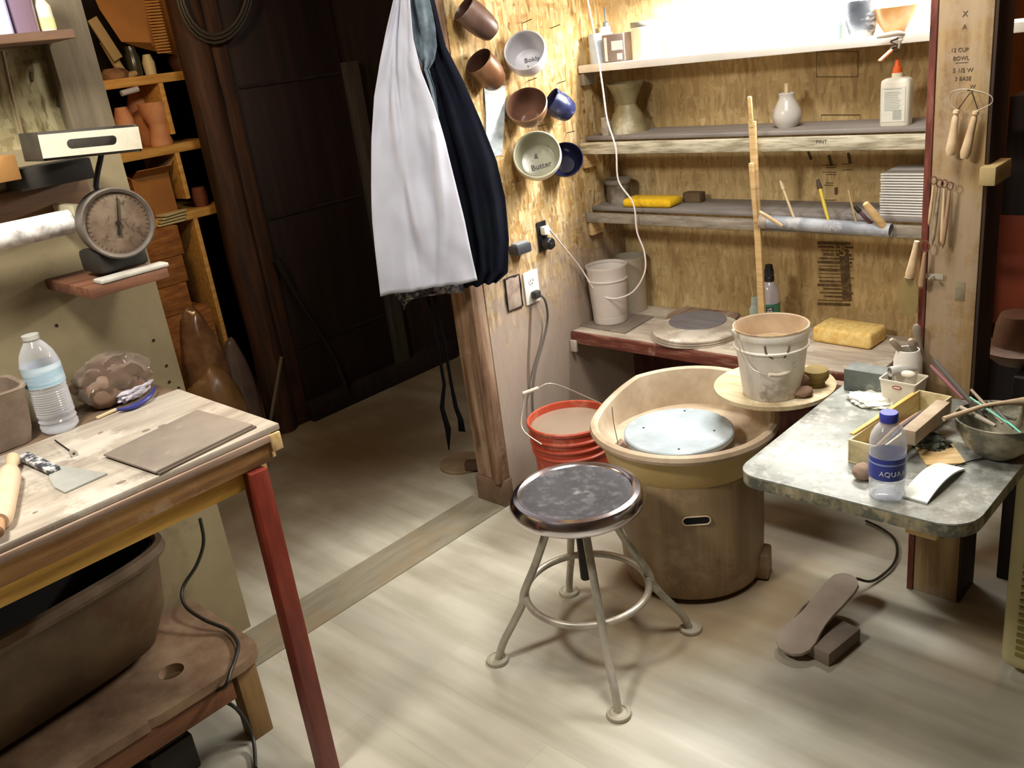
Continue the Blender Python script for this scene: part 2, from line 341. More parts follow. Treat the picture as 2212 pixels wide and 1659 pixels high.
# ------------------------------------------------------------------ SETTING
XW, YB = -2.07, 2.75       # left (mug) wall plane, back wall plane
floor_m = bpy.data.materials.new('pale_plank_floor'); floor_m.use_nodes = True
def build_floor(m):
    N = m.node_tree.nodes; L = m.node_tree.links; b = N['Principled BSDF']; b.inputs['Roughness'].default_value = .48
    tc = N.new('ShaderNodeTexCoord')
    mp = N.new('ShaderNodeMapping'); mp.inputs['Rotation'].default_value = (0, 0, 0); L.new(tc.outputs['Object'], mp.inputs['Vector'])
    br = N.new('ShaderNodeTexBrick'); br.inputs['Scale'].default_value = 1; br.inputs['Brick Width'].default_value = 1.2; br.inputs['Row Height'].default_value = .19
    br.inputs['Mortar Size'].default_value = .0016; br.inputs['Color1'].default_value = (.0, .0, .0, 1); br.inputs['Color2'].default_value = (1, 1, 1, 1)
    br.inputs['Mortar'].default_value = (-1.2, -1.2, -1.2, 1); br.offset = .37; L.new(mp.outputs['Vector'], br.inputs['Vector'])
    m2 = N.new('ShaderNodeMapping'); m2.inputs['Scale'].default_value = (2.0, 16, 1); L.new(tc.outputs['Object'], m2.inputs['Vector'])
    nz = N.new('ShaderNodeTexNoise'); nz.inputs['Scale'].default_value = 1; nz.inputs['Detail'].default_value = 8; nz.inputs['Distortion'].default_value = .15; L.new(m2.outputs['Vector'], nz.inputs['Vector'])
    cr = N.new('ShaderNodeValToRGB'); e = cr.color_ramp.elements; e[0].position = .3; e[0].color = s2l('a9a593'); e[1].position = .75; e[1].color = s2l('cac7b8')
    L.new(nz.outputs['Fac'], cr.inputs['Fac'])
    mx = N.new('ShaderNodeMix'); mx.data_type = 'RGBA'; mx.blend_type = 'MULTIPLY'; mx.inputs['Factor'].default_value = .14
    L.new(cr.outputs['Color'], mx.inputs['A']); L.new(br.outputs['Color'], mx.inputs['B'])
    # brown clay dust, more of it through the doorway and around the wheel
    n2 = N.new('ShaderNodeTexNoise'); n2.inputs['Scale'].default_value = 2.2; n2.inputs['Detail'].default_value = 7; L.new(tc.outputs['Object'], n2.inputs['Vector'])
    sp = N.new('ShaderNodeSeparateXYZ'); L.new(tc.outputs['Object'], sp.inputs[0])
    g1 = N.new('ShaderNodeMapRange'); g1.inputs['From Min'].default_value = -2.15; g1.inputs['From Max'].default_value = -2.7; g1.inputs['To Max'].default_value = .42; L.new(sp.outputs['X'], g1.inputs['Value'])
    ad = N.new('ShaderNodeMath'); ad.operation = 'ADD'; L.new(n2.outputs['Fac'], ad.inputs[0]); L.new(g1.outputs['Result'], ad.inputs[1])
    g2 = N.new('ShaderNodeMapRange'); g2.inputs['From Min'].default_value = .55; g2.inputs['From Max'].default_value = .95; g2.inputs['To Max'].default_value = .85; L.new(ad.outputs[0], g2.inputs['Value'])
    m3 = N.new('ShaderNodeMix'); m3.data_type = 'RGBA'; m3.inputs['B'].default_value = s2l('75654e'); L.new(g2.outputs['Result'], m3.inputs['Factor']); L.new(mx.outputs['Result'], m3.inputs['A'])
    vd = N.new('ShaderNodeVectorMath'); vd.operation = 'DISTANCE'; vd.inputs[1].default_value = (-1.2, 1.9, 0); L.new(tc.outputs['Object'], vd.inputs[0])
    n3 = N.new('ShaderNodeTexNoise'); n3.inputs['Scale'].default_value = 6; n3.inputs['Detail'].default_value = 6; L.new(tc.outputs['Object'], n3.inputs['Vector'])
    a3 = N.new('ShaderNodeMath'); a3.operation = 'MULTIPLY_ADD'; a3.inputs[1].default_value = .35; L.new(n3.outputs['Fac'], a3.inputs[0]); L.new(vd.outputs['Value'], a3.inputs[2])
    g3 = N.new('ShaderNodeMapRange'); g3.inputs['From Min'].default_value = .68; g3.inputs['From Max'].default_value = .38; g3.inputs['To Max'].default_value = .75; L.new(a3.outputs[0], g3.inputs['Value'])
    m4 = N.new('ShaderNodeMix'); m4.data_type = 'RGBA'; m4.inputs['B'].default_value = s2l('8c7350'); L.new(g3.outputs['Result'], m4.inputs['Factor']); L.new(m3.outputs['Result'], m4.inputs['A'])
    L.new(m4.outputs['Result'], b.inputs['Base Color'])
    bp = N.new('ShaderNodeBump'); bp.inputs['Strength'].default_value = .08; L.new(nz.outputs['Fac'], bp.inputs['Height']); L.new(bp.outputs['Normal'], b.inputs['Normal'])
build_floor(floor_m)
struct('floor', G().box(-5.2, 1.6, -1.6, 4.4, -.1, 0), floor_m)
struct('ceiling', G().box(-5.2, 1.6, -1.6, 4.4, 2.5, 2.6), mat('ceiling_boards', [(0, '5d452c'), (1, '84694a')], 4, (1, 8, 1), .8))
osb_warm = ['8f6c40', 'c7a265', 'dcc290', 'b48a50', 'd3b77e', 'e8d7ae', 'c4a26a']
osb_wall = osb('mug_wall_strand_board', osb_warm, low=(.62, .95, 'a39488'))
osb_back = osb('back_wall_strand_board', ['a08860', 'b59d70', 'c0a97c', 'a89064', 'baa376', 'c8b48a'], dull=1.45, spk=.35)
osb_pale = osb('pale_strand_board', ['7a6f50', 'a59a72', 'b9af88', '8f8560', 'a89c70'], dull=.9)
wl = struct('wall_left', G().box(-2.17, XW, 1.965, 2.80, 0, 2.5), osb_wall)
maroon = mat('maroon_lower_wall', [(0, '2c120d'), (.5, '4a2218'), (1, '6b4434')], 6, (4, 4, 1), .8, bump=.2)
wb = struct('wall_back', G().box(-2.07, -.84, YB, YB+.06, .50, 2.5), osb_back)
struct('wall_back_lower', G().box(-2.07, -.84, YB-.004, YB+.06, 0, .50), maroon)
struct('wall_front', G().box(-5.2, 1.6, -1.6, -1.55, 0, 2.5), mat('warm_dim_wall', '6d5a45', rough=.9))
struct('wall_right', G().box(1.5, 1.6, -1.6, 4.4, 0, 2.5), mat('warm_dim_wall_r', '6d5a45', rough=.9))
struct('wall_far_right', G().box(-1.3, 1.6, 3.55, 3.65, 0, 2.5), mat('orange_brown_wall', [(0, '4a260e'), (1, '7c4718')], 3, rough=.9))
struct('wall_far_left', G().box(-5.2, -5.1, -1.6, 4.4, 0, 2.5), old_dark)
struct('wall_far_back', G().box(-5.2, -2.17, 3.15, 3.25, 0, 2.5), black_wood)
# post trim boards on the end of the mug wall
struct('trim_1', G().box(-2.195, -2.072, 1.925, 1.965, .10, 2.5, .004), mat('end_board', [(0, '5e4330'), (.5, '8e7057'), (1, 'b39880')], 4, (8, 8, .8), .75, bump=.25, dust=('a8937e', .52, 7, .6)))
struct('trim_2', G().box(-2.205, -2.068, 1.918, 1.97, 0, .10, .004), mat('end_block', [(0, '4e3826'), (1, '8b7258')], 6, rough=.8, bump=.2))
struct('trim_3', G().box(-2.098, -2.066, 1.90, 1.925, .10, 2.5, .004), mat('end_strip', [(0, '4c3020'), (1, '96785c')], 6, (8, 8, 1), .8, bump=.2))
# floor strip in the doorway
struct('trim_4', G().box(-2.24, -2.07, -.2, 1.92, 0, .004), mat('threshold_board', [(0, '77715f'), (1, '928c79')], 3, (10, 1.5, 1), .6, dust=('8d7a5c', .55, 4, .5)))

# panel wall carrying the scale (left of the doorway)
panel_m = mat('dusty_beige_plywood', [(0, '6f6348'), (.5, '85785a'), (1, '968968')], 2, (1, 1, 1), .8, dust=('64563c', .58, 3, .5))
PX = -2.20
YP = onX(345, 640, PX).y; zpb = onX(560, 1342, PX).z; ztp = onX(235, 292, PX).z
g = G().box(PX-.02, PX, -1.0, YP, zpb, ztp)
panel = struct('wall_panel', g, panel_m)
panel.name = 'wall_side'
g = G()
for (px, py) in ((122, 703), (332, 735), (360, 790), (366, 825), (386, 838), (575, 1250)):
    p = onX(px, py, PX)
    if p.y < YP: g.lathe([(0, .002), (.0035, .002), (.004, 0)], 8, frame(p, (1, 0, 0)))
sc = part('screw_head', g, iron, panel)
# ragged corner + grey dusted lower board
struct('wall_side_upper', G().box(PX-.035, PX-.02, -1.0, YP-.09, ztp, 2.5), osb_pale)
struct('trim_5', G().box(PX-.03, PX+.02, YP-.10, YP, ztp, 2.5, .004), mat('grey_jamb', [(0, '5b5040'), (1, '7d7058')], 4, (8, 8, .8), .8, bump=.2))
struct('trim_6', G().box(PX-.02, PX+.012, -1.0, onX(200, 440, PX).y, onX(60, 470, PX).z, onX(60, 405, PX).z, .003), mat('brown_rail', [(0, '4a3524'), (.5, '63472f'), (1, '76583a')], 4, (8, .8, 8), .7))

# dark inner room: plank wall, door leaf, posts
DX = -3.52
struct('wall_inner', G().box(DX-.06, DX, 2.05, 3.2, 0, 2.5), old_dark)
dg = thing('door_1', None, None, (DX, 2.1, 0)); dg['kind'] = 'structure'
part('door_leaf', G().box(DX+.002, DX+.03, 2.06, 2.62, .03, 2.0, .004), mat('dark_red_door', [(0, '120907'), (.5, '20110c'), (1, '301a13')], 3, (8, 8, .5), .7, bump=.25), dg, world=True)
g = G()
for z in (.35, .95, 1.5): g.box(DX+.03, DX+.038, 2.08, 2.60, z, z+.012)
part('batten', g, black_wood, dg, world=True)
struct('trim_7', G().box(DX, DX+.06, 2.62, 2.70, 0, 1.55, .004), mat('grey_door_frame', [(0, '26221d'), (1, '4a443c')], 4, (8, 8, .8), .8))
struct('trim_8', G().box(DX+.0, DX+.09, 2.05, 3.0, 0, .09, .01), black_wood)
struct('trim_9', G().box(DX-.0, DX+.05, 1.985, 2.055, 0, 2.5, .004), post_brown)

# ------------------------------------------------------------------ STOOL
sc0 = onZ(1337, 1540, 0)
S0 = V((-1.335, 1.488, 0))
st = thing('swivel_stool', 'backless swivel stool with black padded seat and chrome rim, four splayed steel legs', 'stool', S0)
SZ = .475
rs = .172
g = G().lathe([(.138, SZ-.004), (.142, SZ+.001), (.150, SZ+.004), (.161, SZ+.001), (.170, SZ-.010), (.173, SZ-.022), (.170, SZ-.034), (.162, SZ-.041), (.150, SZ-.042), (.05, SZ-.040), (0, SZ-.040)], 72)
part('seat_rim', g, chrome, st, label='polished chrome rim')
g = G().lathe([(0, SZ-.010), (.06, SZ-.009), (.11, SZ-.006), (.134, SZ-.002), (.140, SZ-.002), (.141, SZ-.012)], 64)
seat_ = part('seat', g, vinyl, st)
g = G()
g.bm.free(); g = G().lathe([(0, SZ-.0094), (.05, SZ-.0085)], 40, T(.01, .0, 0), 1, .55)
sm = bpy.data.materials.new('dust_smear'); sm.use_nodes = True; N = sm.node_tree.nodes; L = sm.node_tree.links
bs = N['Principled BSDF']; bs.inputs['Base Color'].default_value = s2l('a5a2a0'); bs.inputs['Roughness'].default_value = .8
tc = N.new('ShaderNodeTexCoord'); nz = N.new('ShaderNodeTexNoise'); nz.inputs['Scale'].default_value = 28; nz.inputs['Detail'].default_value = 8; L.new(tc.outputs['Object'], nz.inputs['Vector'])
vl = N.new('ShaderNodeVectorMath'); vl.operation = 'DISTANCE'; vl.inputs[1].default_value = (.01, 0, SZ-.009); L.new(tc.outputs['Object'], vl.inputs[0])
mr = N.new('ShaderNodeMapRange'); mr.inputs['From Min'].default_value = .045; mr.inputs['From Max'].default_value = .0; mr.inputs['To Max'].default_value = 1; L.new(vl.outputs['Value'], mr.inputs['Value'])
m2_ = N.new('ShaderNodeMapRange'); m2_.inputs['From Min'].default_value = .45; m2_.inputs['From Max'].default_value = .65; L.new(nz.outputs['Fac'], m2_.inputs['Value'])
mu = N.new('ShaderNodeMath'); mu.operation = 'MULTIPLY'; L.new(mr.outputs['Result'], mu.inputs[0]); L.new(m2_.outputs['Result'], mu.inputs[1]); L.new(mu.outputs[0], bs.inputs['Alpha'])
part('dust_patch', g, sm, seat_, label='pale dust smear')
g = G().lathe([(0, SZ-.045), (.028, SZ-.045), (.028, SZ-.06), (.016, SZ-.065)], 24)
g.lathe([(.013+.0012*(k % 2), SZ-.06-k*.004) for k in range(51)]+[(0, SZ-.265)], 20)
part('screw', g, dark_steel, st, label='dark threaded screw')
feet_px = [(1075, 1428), (1337, 1545), (1492, 1360), (1230, 1280)]
for k, (px, py) in enumerate(feet_px):
    fp = onZ(px, py, 0)-S0; a = atan2(fp.y, fp.x); R = fp.length
    d = V((cos(a), sin(a), 0))
    g = G().tube([d*.055+V((0, 0, SZ-.044)), d*.075+V((0, 0, SZ-.075)), d*.125+V((0, 0, .285)), d*.165+V((0, 0, .205)), d*.176+V((0, 0, .165)), d*.205+V((0, 0, .115)), d*(R-.022)+V((0, 0, .055)), d*(R-.004)+V((0, 0, .008))], .0105, 14, smooth=6)
    lg = part('leg', g, steel, st)
    g = G().lathe([(0, .010), (.020, .010), (.0225, .013), (.029, .010), (.031, .004), (.030, 0), (0, 0)], 32, T(d*R))
    part('foot', g, mat('grey_rubber_foot', [(0, '98927f'), (1, 'b8b29f')], 10, rough=.7), lg)
g = G().tube([(cos(t*2*pi/48)*.163, sin(t*2*pi/48)*.163, .185) for t in range(48)], .0095, 14, closed=True)
part('foot_ring', g, steel, st)

# ------------------------------------------------------------------ POTTERY WHEEL
W0 = V((-1.312, 1.955, 0))
wheel = thing('pottery_wheel', 'clay-spattered electric pottery wheel with yellow splash pan and barrel housing', 'pottery wheel', W0)
N_ = 72
def panR(t, k=1.0):
    # t = world angle; front toward camera small radius, back lobe longer
    a = t-radians(112)
    r = .246+.030*max(0, cos(a))**4+.012*max(0, cos(t-radians(205)))**2
    return r*k
def panZ(t):
    a = t-radians(112)
    c = max(0, cos(a)); return .485+.050*min(1, c**1.5*1.6)
def loop(k, dz, zf=None, dr=0):
    out = []
    for i in range(N_):
        t = 2*pi*i/N_; r = panR(t)*k+dr; z = (panZ(t)+dz) if zf is None else zf
        out.append((r*cos(t), r*sin(t), z))
    return out
g = G().loops([loop(.78, 0, .425), loop(.86, 0, .435), loop(.92, -.03), loop(1, -.006, dr=-.015), loop(1, .006, dr=-.011), loop(1, .011), loop(1, .007, dr=.010), loop(1, -.004, dr=.014), loop(1, -.014, dr=.010), loop(1, -.019), loop(1, -.019, dr=-.013)], capa=True)
part('splash_pan', g, pandust, wheel)
g = G().loops([loop(1, -.019, dr=-.012), loop(1, 0, .44, dr=-.018), loop(.90, 0, .395), loop(.85, 0, .375)])
part('pan_skirt', g, panplastic, wheel, label='yellow plastic basin wall')
g = G()
prof = [(.205, .392), (.208, .37), (.209, .30), (.207, .15), (.203, .05), (.196, .018)]
nn = 60
lp = []
for r, z in prof: lp.append([(r*cos(2*pi*i/nn)*(1.02), r*sin(2*pi*i/nn)*1.02+.0, z) for i in range(nn)])
g.loops(lp, capb=True)
hs = part('housing', g, tanplastic, wheel)
# hand-hole in the housing: dark slot with a worn lip
hp = onX(1508, 1120, W0.x)  # direction only
ha = None
best = 9
for i in range(720):
    t = 2*pi*i/720; p = W0+V((.213*cos(t), .204*sin(t), .265)); q = proj(p)
    if (p-C0).dot(V((cos(t), sin(t), 0))) < 0 and abs(q[0]-1508) < best: best = abs(q[0]-1508); ha = t
hz = zat(W0+V((.213*cos(ha), .204*sin(ha), 0)), 1122)
M = frame(V((.2125*cos(ha), .2125*sin(ha), hz)), (cos(ha), sin(ha), 0), (-sin(ha), cos(ha), 0))
def stad(a, b, n=10): return [(a*1+b*cos(t), b*sin(t)) for t in [(-pi/2+pi*i/n) for i in range(n+1)]]+[(-a+b*cos(t), b*sin(t)) for t in [(pi/2+pi*i/n) for i in range(n+1)]]
part('hand_hole', G().prism(stad(.024, .010), -.004, .0022, M), mat('hollow_dark', '0a0705', rough=1), hs)
part('hole_lip', G().tube([M @ V((x, y, .002)) for x, y in stad(.025, .0125)], .0022, 8, closed=True), creamline, hs)
# foot block at the right of the housing
fb = onZ(1610, 1235, 0)-W0
a = atan2(fb.y, fb.x)
M = frame((0, 0, 0), (0, 0, 1), (cos(a), sin(a), 0))
part('base_foot', G().box(.175, .228, -.038, .038, .004, .085, .008, M), tanplastic, wheel)
a2 = a+radians(95)
part('base_foot', G().box(.175, .225, -.038, .038, .004, .085, .008, frame((0, 0, 0), (0, 0, 1), (cos(a2), sin(a2), 0))), tanplastic, wheel)
a3 = a-radians(120)
hc = onZ(1465, 928, .475)-W0
rh = .153
g = G().lathe([(0, .475), (.02, .4752), (.10, .475), (rh-.004, .475), (rh, .472), (rh, .458), (rh-.004, .455), (.04, .452), (.03, .43)], 80, T(hc.x, hc.y, 0))
part('wheel_head', g, headmat, wheel, label='smooth grey aluminium disc')
g = G()
for (rr_, aa) in ((.1, .4), (.1, 3.5), (.13, 2.0), (.125, 5.3)):
    g.lathe([(0, .4762), (.003, .4762), (.0035, .475)], 10, T(hc.x+rr_*cos(aa), hc.y+rr_*sin(aa), 0))
part('bat_pin', g, iron, wheel)
# small clay-caked tool hanging over the pan rim with a wire
p = onZ(1336, 965, .46)
q = onZ(1322, 880, .50)
tb = thing('trimming_tool', 'clay-caked ribbed brush head hanging by a wire inside the splash pan', 'tool', p)
part('brush_head', G().bar(p+V((-.012, -.014, -.02)), p+V((.012, .014, .012)), .03, .022, .004), dusty_brown, tb, world=True)
part('wire', G().tube([p+V((0, 0, .01)), (p+q)/2+V((-.004, 0, .01)), q], .0012, 6, smooth=4), iron, tb, world=True)

# ------------------------------------------------------------------ RED BUCKET
bz = .36
bc = onZ(1232, 888, bz)
RB = V((-1.82, 2.035, 0)); rr = .142
rbt = thing('bucket', 'orange-red plastic bucket full of murky water beside the wheel', 'bucket', RB)
g = G().lathe([(0, .003), (.118, .003), (.120, 0), (.122, .01), (.128, .22), (.130, .255), (.136, .257), (.137, .262), (.131, .266), (.132, .285), (.139, .287), (.140, .292), (.133, .296), (.134, .315), (.142, .317), (.142, .322), (.136, .326), (.137, .345), (.143, .349), (.145, .358), (.142, .362), (.136, .360), (.133, .34), (.130, .32)], 64)
part('shell', g, redpl, rbt)
part('water', G().lathe([(0, .338), (.12, .338), (.1335, .338)], 48), murky, rbt)
hl = onX(1128, 860, -1.93); 
a0 = onZ(1152, 960, .30); 
A_ = V((RB.x-.10, RB.y-.10, .30)); B_ = V((RB.x+.02, RB.y+.142, .34))
h1 = onP(1130, 850, (RB.x-.06, RB.y-.1, 0), (FW.x, FW.y, 0)); h2 = onP(1163, 838, (RB.x-.06, RB.y-.1, 0), (FW.x, FW.y, 0))
w1 = onP(1170, 960, (RB.x+.02, RB.y-.15, 0), (FW.x, FW.y, 0))
hd = part('bail_handle', G().tube([w1, w1+(h1-w1)*.35+V((-.03, -.03, 0)), h1+V((0, 0, -.03)), h1, (h1+h2)/2, h2, h2+V((.03, .05, .0)), B_+V((0, 0, .02))], .002, 8, smooth=5), steel, rbt, world=True)
part('grip', G().tube([h1, h2], .006, 12), mat('ivory_grip', 'd9cdbd', rough=.5), hd, world=True)

# ------------------------------------------------------------------ BIG BAT + CLAY BUCKET
bb = onZ(1672, 826, .575)
bat = solo('wheel_bat', G().lathe([(0, .018), (.158, .018), (.164, .014), (.164, .003), (.160, 0), (0, 0)], 72), batwood, 'large pale round wooden bat under the clay-streaked white bucket', 'bat', V((bb.x, bb.y, .557)))
cb = onZ(1668, 845, .576); cb = V((cb.x-.0, cb.y+.0, .576))
ztop = zat(cb, 700)
rtop = rad(V((cb.x, cb.y, ztop)), 162); hb = ztop-.576
cbk = thing('bucket', 'clay-streaked white bucket standing on the large round bat', 'bucket', cb)
r0 = rtop*.76
g = G().lathe([(0, .002), (r0-.002, .002), (r0, 0), (r0+.002, .006), (rtop*.93, hb*.70), (rtop*.985, hb*.71), (rtop*.99, hb*.73), (rtop*.95, hb*.745), (rtop*.955, hb*.86), (rtop*.99, hb*.88), (rtop, hb*.90), (rtop, hb*.97), (rtop*.985, hb), (rtop*.97, hb), (rtop*.955, hb*.96), (rtop*.90, hb*.60)], 64)
part('shell', g, whitepl, cbk)
g = G().lathe([(rtop*.968, hb*.993), (rtop*.975, hb*1.006), (rtop*.99, hb*1.004), (rtop*1.004, hb*.985)], 64)
part('rim', g, mat('clay_rim', [(0, '5d4d38'), (.5, 'a08a66'), (1, 'd8c6a2')], 14, rough=.8), cbk)
part('inner_wall', G().lathe([(rtop*.964, hb*.99), (rtop*.93, hb*.93), (rtop*.885, hb*.60)], 56), mat('shaded_inner', [(0, '8f7a62'), (1, 'c8b398')], 7, rough=.8), cbk)  # tan inside wall: the bucket's interior shading is put into this colour
part('slip', G().lathe([(0, hb*.70), (rtop*.88, hb*.70), (rtop*.925, hb*.72)], 48), mat('clay_slip', [(0, 'a68a66'), (1, 'c4aa86')], 5, rough=.5), cbk, label='tan clay slip inside')
for kx, (dpts) in enumerate((((1652, 748), (1656, 765), (1670, 775)), ((1702, 745), (1698, 760), (1692, 772)))):
    P_ = []
    for (x_, y_) in dpts:
        q_ = onP(x_, y_, cb-V((FW.x, FW.y, 0)).normalized()*rtop*.86, (FW.x, FW.y, 0)); rad_ = rtop*(.76+.24*(q_.z-.576)/hb)+.0006
        v_ = V((q_.x-cb.x, q_.y-cb.y, 0)).normalized()*rad_; P_.append(V((cb.x+v_.x, cb.y+v_.y, q_.z)))
    part('clay_drip', G().tube(P_, [.002, .003, .0015], 8, smooth=4), mat('drip_brown', '6b5a4a', rough=.9), cbk, world=True, label='dark dried clay drip')
e1 = onP(1583, 745, cb, (FW.x, FW.y, 0)); e3 = onP(1740, 765, cb, (FW.x, FW.y, 0))
nf = V((-FW.x, -FW.y, 0)).normalized()
pts = []
for i in range(9):
    t = i/8; px = 1585+(1738-1585)*t; py = [718, 770, 795, 806, 812, 811, 806, 790, 735][i]
    pts.append(onP(px, py, cb+nf*(rtop*(.35+.72*sin(pi*t))), (FW.x, FW.y, 0)))
bl = part('bail_handle', G().tube(pts, .0014, 8, smooth=4), steel, cbk, world=True)
part('grip', G().tube([pts[4]+V((0, 0, .003)), pts[5], pts[6], pts[6]*.5+pts[7]*.5], .0055, 12, smooth=3), mat('ivory_grip2', 'd6cbb9', rough=.5), bl, world=True)
for e, sx in ((pts[0], 1), (pts[8], -1)):
    part('handle_ear', G().lathe([(0, .006), (.008, .006), (.010, 0)], 16, frame(e, RT*-sx)), whitepl, cbk, world=True)
def stone(px, py, w, h, z, m, label, seed, name='clay_lump', mush=False, flat=.75):
    p = onZ(px, py, z); r = rad(p, w); hh = h/F*dep(p)/2*1.05
    return solo(name, G().blob((0, 0, hh*flat), r, r, hh, seed, .14, 1.5, 3, flat=flat), m, label, 'clay', V((p.x, p.y, z)))
# three lumps right of the bucket
p = onZ(1762, 832, .576); r = rad(p, 56)
solo('turned_sponge', G().lathe([(0, 0), (r*.62, 0), (r*.70, .006), (r*.66, .012), (r*.80, .016), (r*.98, .026), (r, .036), (r*.9, .046), (r*.5, .054), (0, .056)], 32), olive, 'olive brown mushroom-shaped sponge at the right of the white bucket', 'sponge', V((p.x, p.y, .576)))
p = onZ(1731, 850, .576); r = rad(p, 44)
lo = stone(1731, 853, 50, 24, .576, brownst, 'flat brown clay lump lying at the edge of the round bat', 3)
p2 = V((p.x-.004, p.y+.006, .590))
hh = .021
solo('clay_lump', G().blob((0, 0, hh), .021, .021, hh, 5, .18, 1.6, 3), mat('red_brown_lump', [(0, '4f3323'), (1, '8a6650')], 8, rough=.8, bump=.3), 'round reddish brown lump sitting on the flat brown lump', 'clay', p2)

# ------------------------------------------------------------------ SHELF 4 (worktop) and its things
Z4 = .522
shelf4 = thing('work_shelf', 'wide low wooden shelf along the back wall behind the wheel, clay-dusted top', 'shelf', (-1.55, 2.57, Z4-.02))
part('shelf_board', G().box(XW+.002, -.95, 2.385, YB-.005, Z4-.02, Z4, .002), mat('dusty_shelf_top', [(0, '9a8a78'), (.5, 'c0b3a2'), (1, 'ddd3c3')], 4, (1, 6, 1), .8, dust=('e9e1d3', .54, 5, .7)), shelf4, world=True)
part('front_lip', G().box(XW+.002, -.95, 2.372, 2.386, Z4-.045, Z4-.001, .003), mat('maroon_lip', [(0, '4a2018'), (.5, '713a2c'), (1, 'a07a66')], 7, (1, 8, 8), .6, dust=('c0a893', .56, 8, .6)), shelf4, world=True)
part('bracket', G().box(XW+.002, XW+.03, 2.36, 2.372, Z4-.075, Z4-.03, .003), mat('grey_bracket', 'b5a99c', rough=.7), shelf4, world=True)
tv = onZ(1400, 700, Z4)
# square board under the cups
p1, p2, p3, p4 = [onZ(a, b, Z4) for a, b in ((1250, 705), (1350, 722), (1412, 686), (1340, 676))]
g = G().prism([(p.x, p.y) for p in (p1, p2, p3, p4)], Z4+.0005, Z4+.006, bev=.001)
solo('board', g, hardboard, 'thin square board lying under the white plastic cup on the low shelf', 'board', V((p1.x, p1.y, Z4)), world=True)
ZC = Z4+.0065
p = onZ(1305, 690, ZC); p.x = max(p.x, XW+.078); zt = zat(p, 571); r = rad(V((p.x, p.y, zt)), 90); h = zt-ZC
milky = mat('milky_plastic', [(0, 'c9bfb6'), (1, 'ddd4cb')], 3, rough=.35)
cup = thing('plastic_pail', 'tall translucent white plastic pail, empty, below the hanging white cord', 'pail', V((p.x, p.y, ZC)))
part('shell', G().lathe([(0, .001), (r*.80, .001), (r*.81, .003), (r*.94, h*.74), (r*.985, h*.75), (r*.985, h*.77), (r*.95, h*.78), (r*.975, h*.95), (r*1.0, h*.97), (r, h), (r*.96, h), (r*.955, h*.95)], 56), milky, cup)
part('base_band', G().lathe([(r*.815, .003), (r*.835, h*.12), (r*.815, h*.13)], 56), mat('cloudy_band', 'cfc5ba', rough=.5), cup)
p = onZ(1368, 668, Z4); zt = zat(p, 552); r = rad(V((p.x, p.y, zt)), 68); h = zt-Z4
solo('plastic_pail', G().lathe([(0, 0), (r*.9, 0), (r*.92, .004), (r*.98, h*.8), (r*1.0, h*.82), (r, h), (r*.97, h), (r*.95, h*.7)], 48), mat('cloudy_tan_plastic', [(0, 'a59a87'), (1, 'c2b7a3')], 4, (1, 1, 1), .5, dust=('8a7a60', .6, 12, .5)), 'cloudy beige plastic pail standing behind the translucent white one', 'pail', V((p.x, p.y, Z4)))
# stack of bats
p = onZ(1503, 705, Z4+.03); r = rad(p, 190)
lab = ['bottom round bat of the stack on the low shelf', 'middle round bat of the stack on the low shelf', 'top round bat of the stack, under the grey disc']
zz = Z4+.0005
for k in range(3):
    th = .009
    bm_ = mat('grey_bat%d' % k, [(0, '9a8d7d'), (.5, 'bcb0a0'), (1, 'dcd2c3')][::1], 6, rough=.75, dust=('e6dfd2', .5, 6, .7 if k == 2 else .2))
    solo('wheel_bat', G().lathe([(0, 0), (r*(1-.01*k)-.002, 0), (r*(1-.01*k), .002), (r*(1-.01*k), th-.002), (r*(1-.01*k)-.002, th), (0, th)], 64), bm_, lab[k], 'bat', V((p.x+.004*(k-1), p.y-.003*k, zz)), group='bats stacked on the low shelf')
    zz += th+.0008
p = onZ(1507, 692, zz); r = rad(p, 123)
solo('grey_disc', G().lathe([(0, .003), (r-.001, .003), (r, .002), (r, 0), (0, 0)], 56), mat('slate_disc', [(0, '6d6a6e'), (1, '8c898c')], 6, (1, 5, 1), .6), 'thin slate grey disc lying on top of the bat stack', 'disc', V((p.x, p.y, zz)))
p = onZ(1520, 678, Z4+.012); 
p = V((-1.50, YB-.14, Z4)); r = .13
solo('wheel_bat', G().lathe([(0, 0), (r, 0), (r, .010), (r-.002, .012), (0, .012)], 64), dusty_brown, 'dark round bat behind the stack, against the back wall', 'bat', V((onZ(1530, 680, Z4).x, onZ(1530, 680, Z4).y-.04, Z4+.0005)))
# lifewtr bottle + little jar behind white bucket
def bottle(name, label, px, pyb, z, w, pytop, prof, shellm, capm, cat='bottle'):
    p = onZ(px, pyb, z); zt = zat(p, pytop); h = zt-z; r = rad(V((p.x, p.y, z+h*.4)), w)
    b = thing(name, label, cat, V((p.x, p.y, z)))
    part('bottle_body', G().lathe([(a*r, c*h) for a, c in prof], 40), shellm, b)
    return b, p, r, h
clearpl = clear('clear_pet', 'f4f6fa', .16, .06)
hazy = clear('hazy_pet', 'cfc8cc', .55, .12)
b, p, r, h = bottle('water_bottle', 'small clear water bottle with black cap and green label behind the white bucket', 1664, 668+55, Z4, 43, 572,
    [(0, .01), (.8, .0), (.96, .02), (1, .05), (1, .55), (.97, .62), (.80, .70), (.55, .75), (.44, .77), (.44, .80)], hazy, None)
g = G().lathe([(.46*r, h*.775), (.5*r, h*.78), (.5*r, h*.83), (.44*r, h*.84), (.47*r, h*.85), (.47*r, h*.93), (.40*r, h*.94), (.36*r, h), (0, h)], 28); part('cap', g, blackpl, b)
lb = part('label_band', G().lathe([(1.012*r, h*.20), (1.012*r, h*.48)], 40), mat('teal_label', '2f6f5c', rough=.4), b, label='green wrap label')
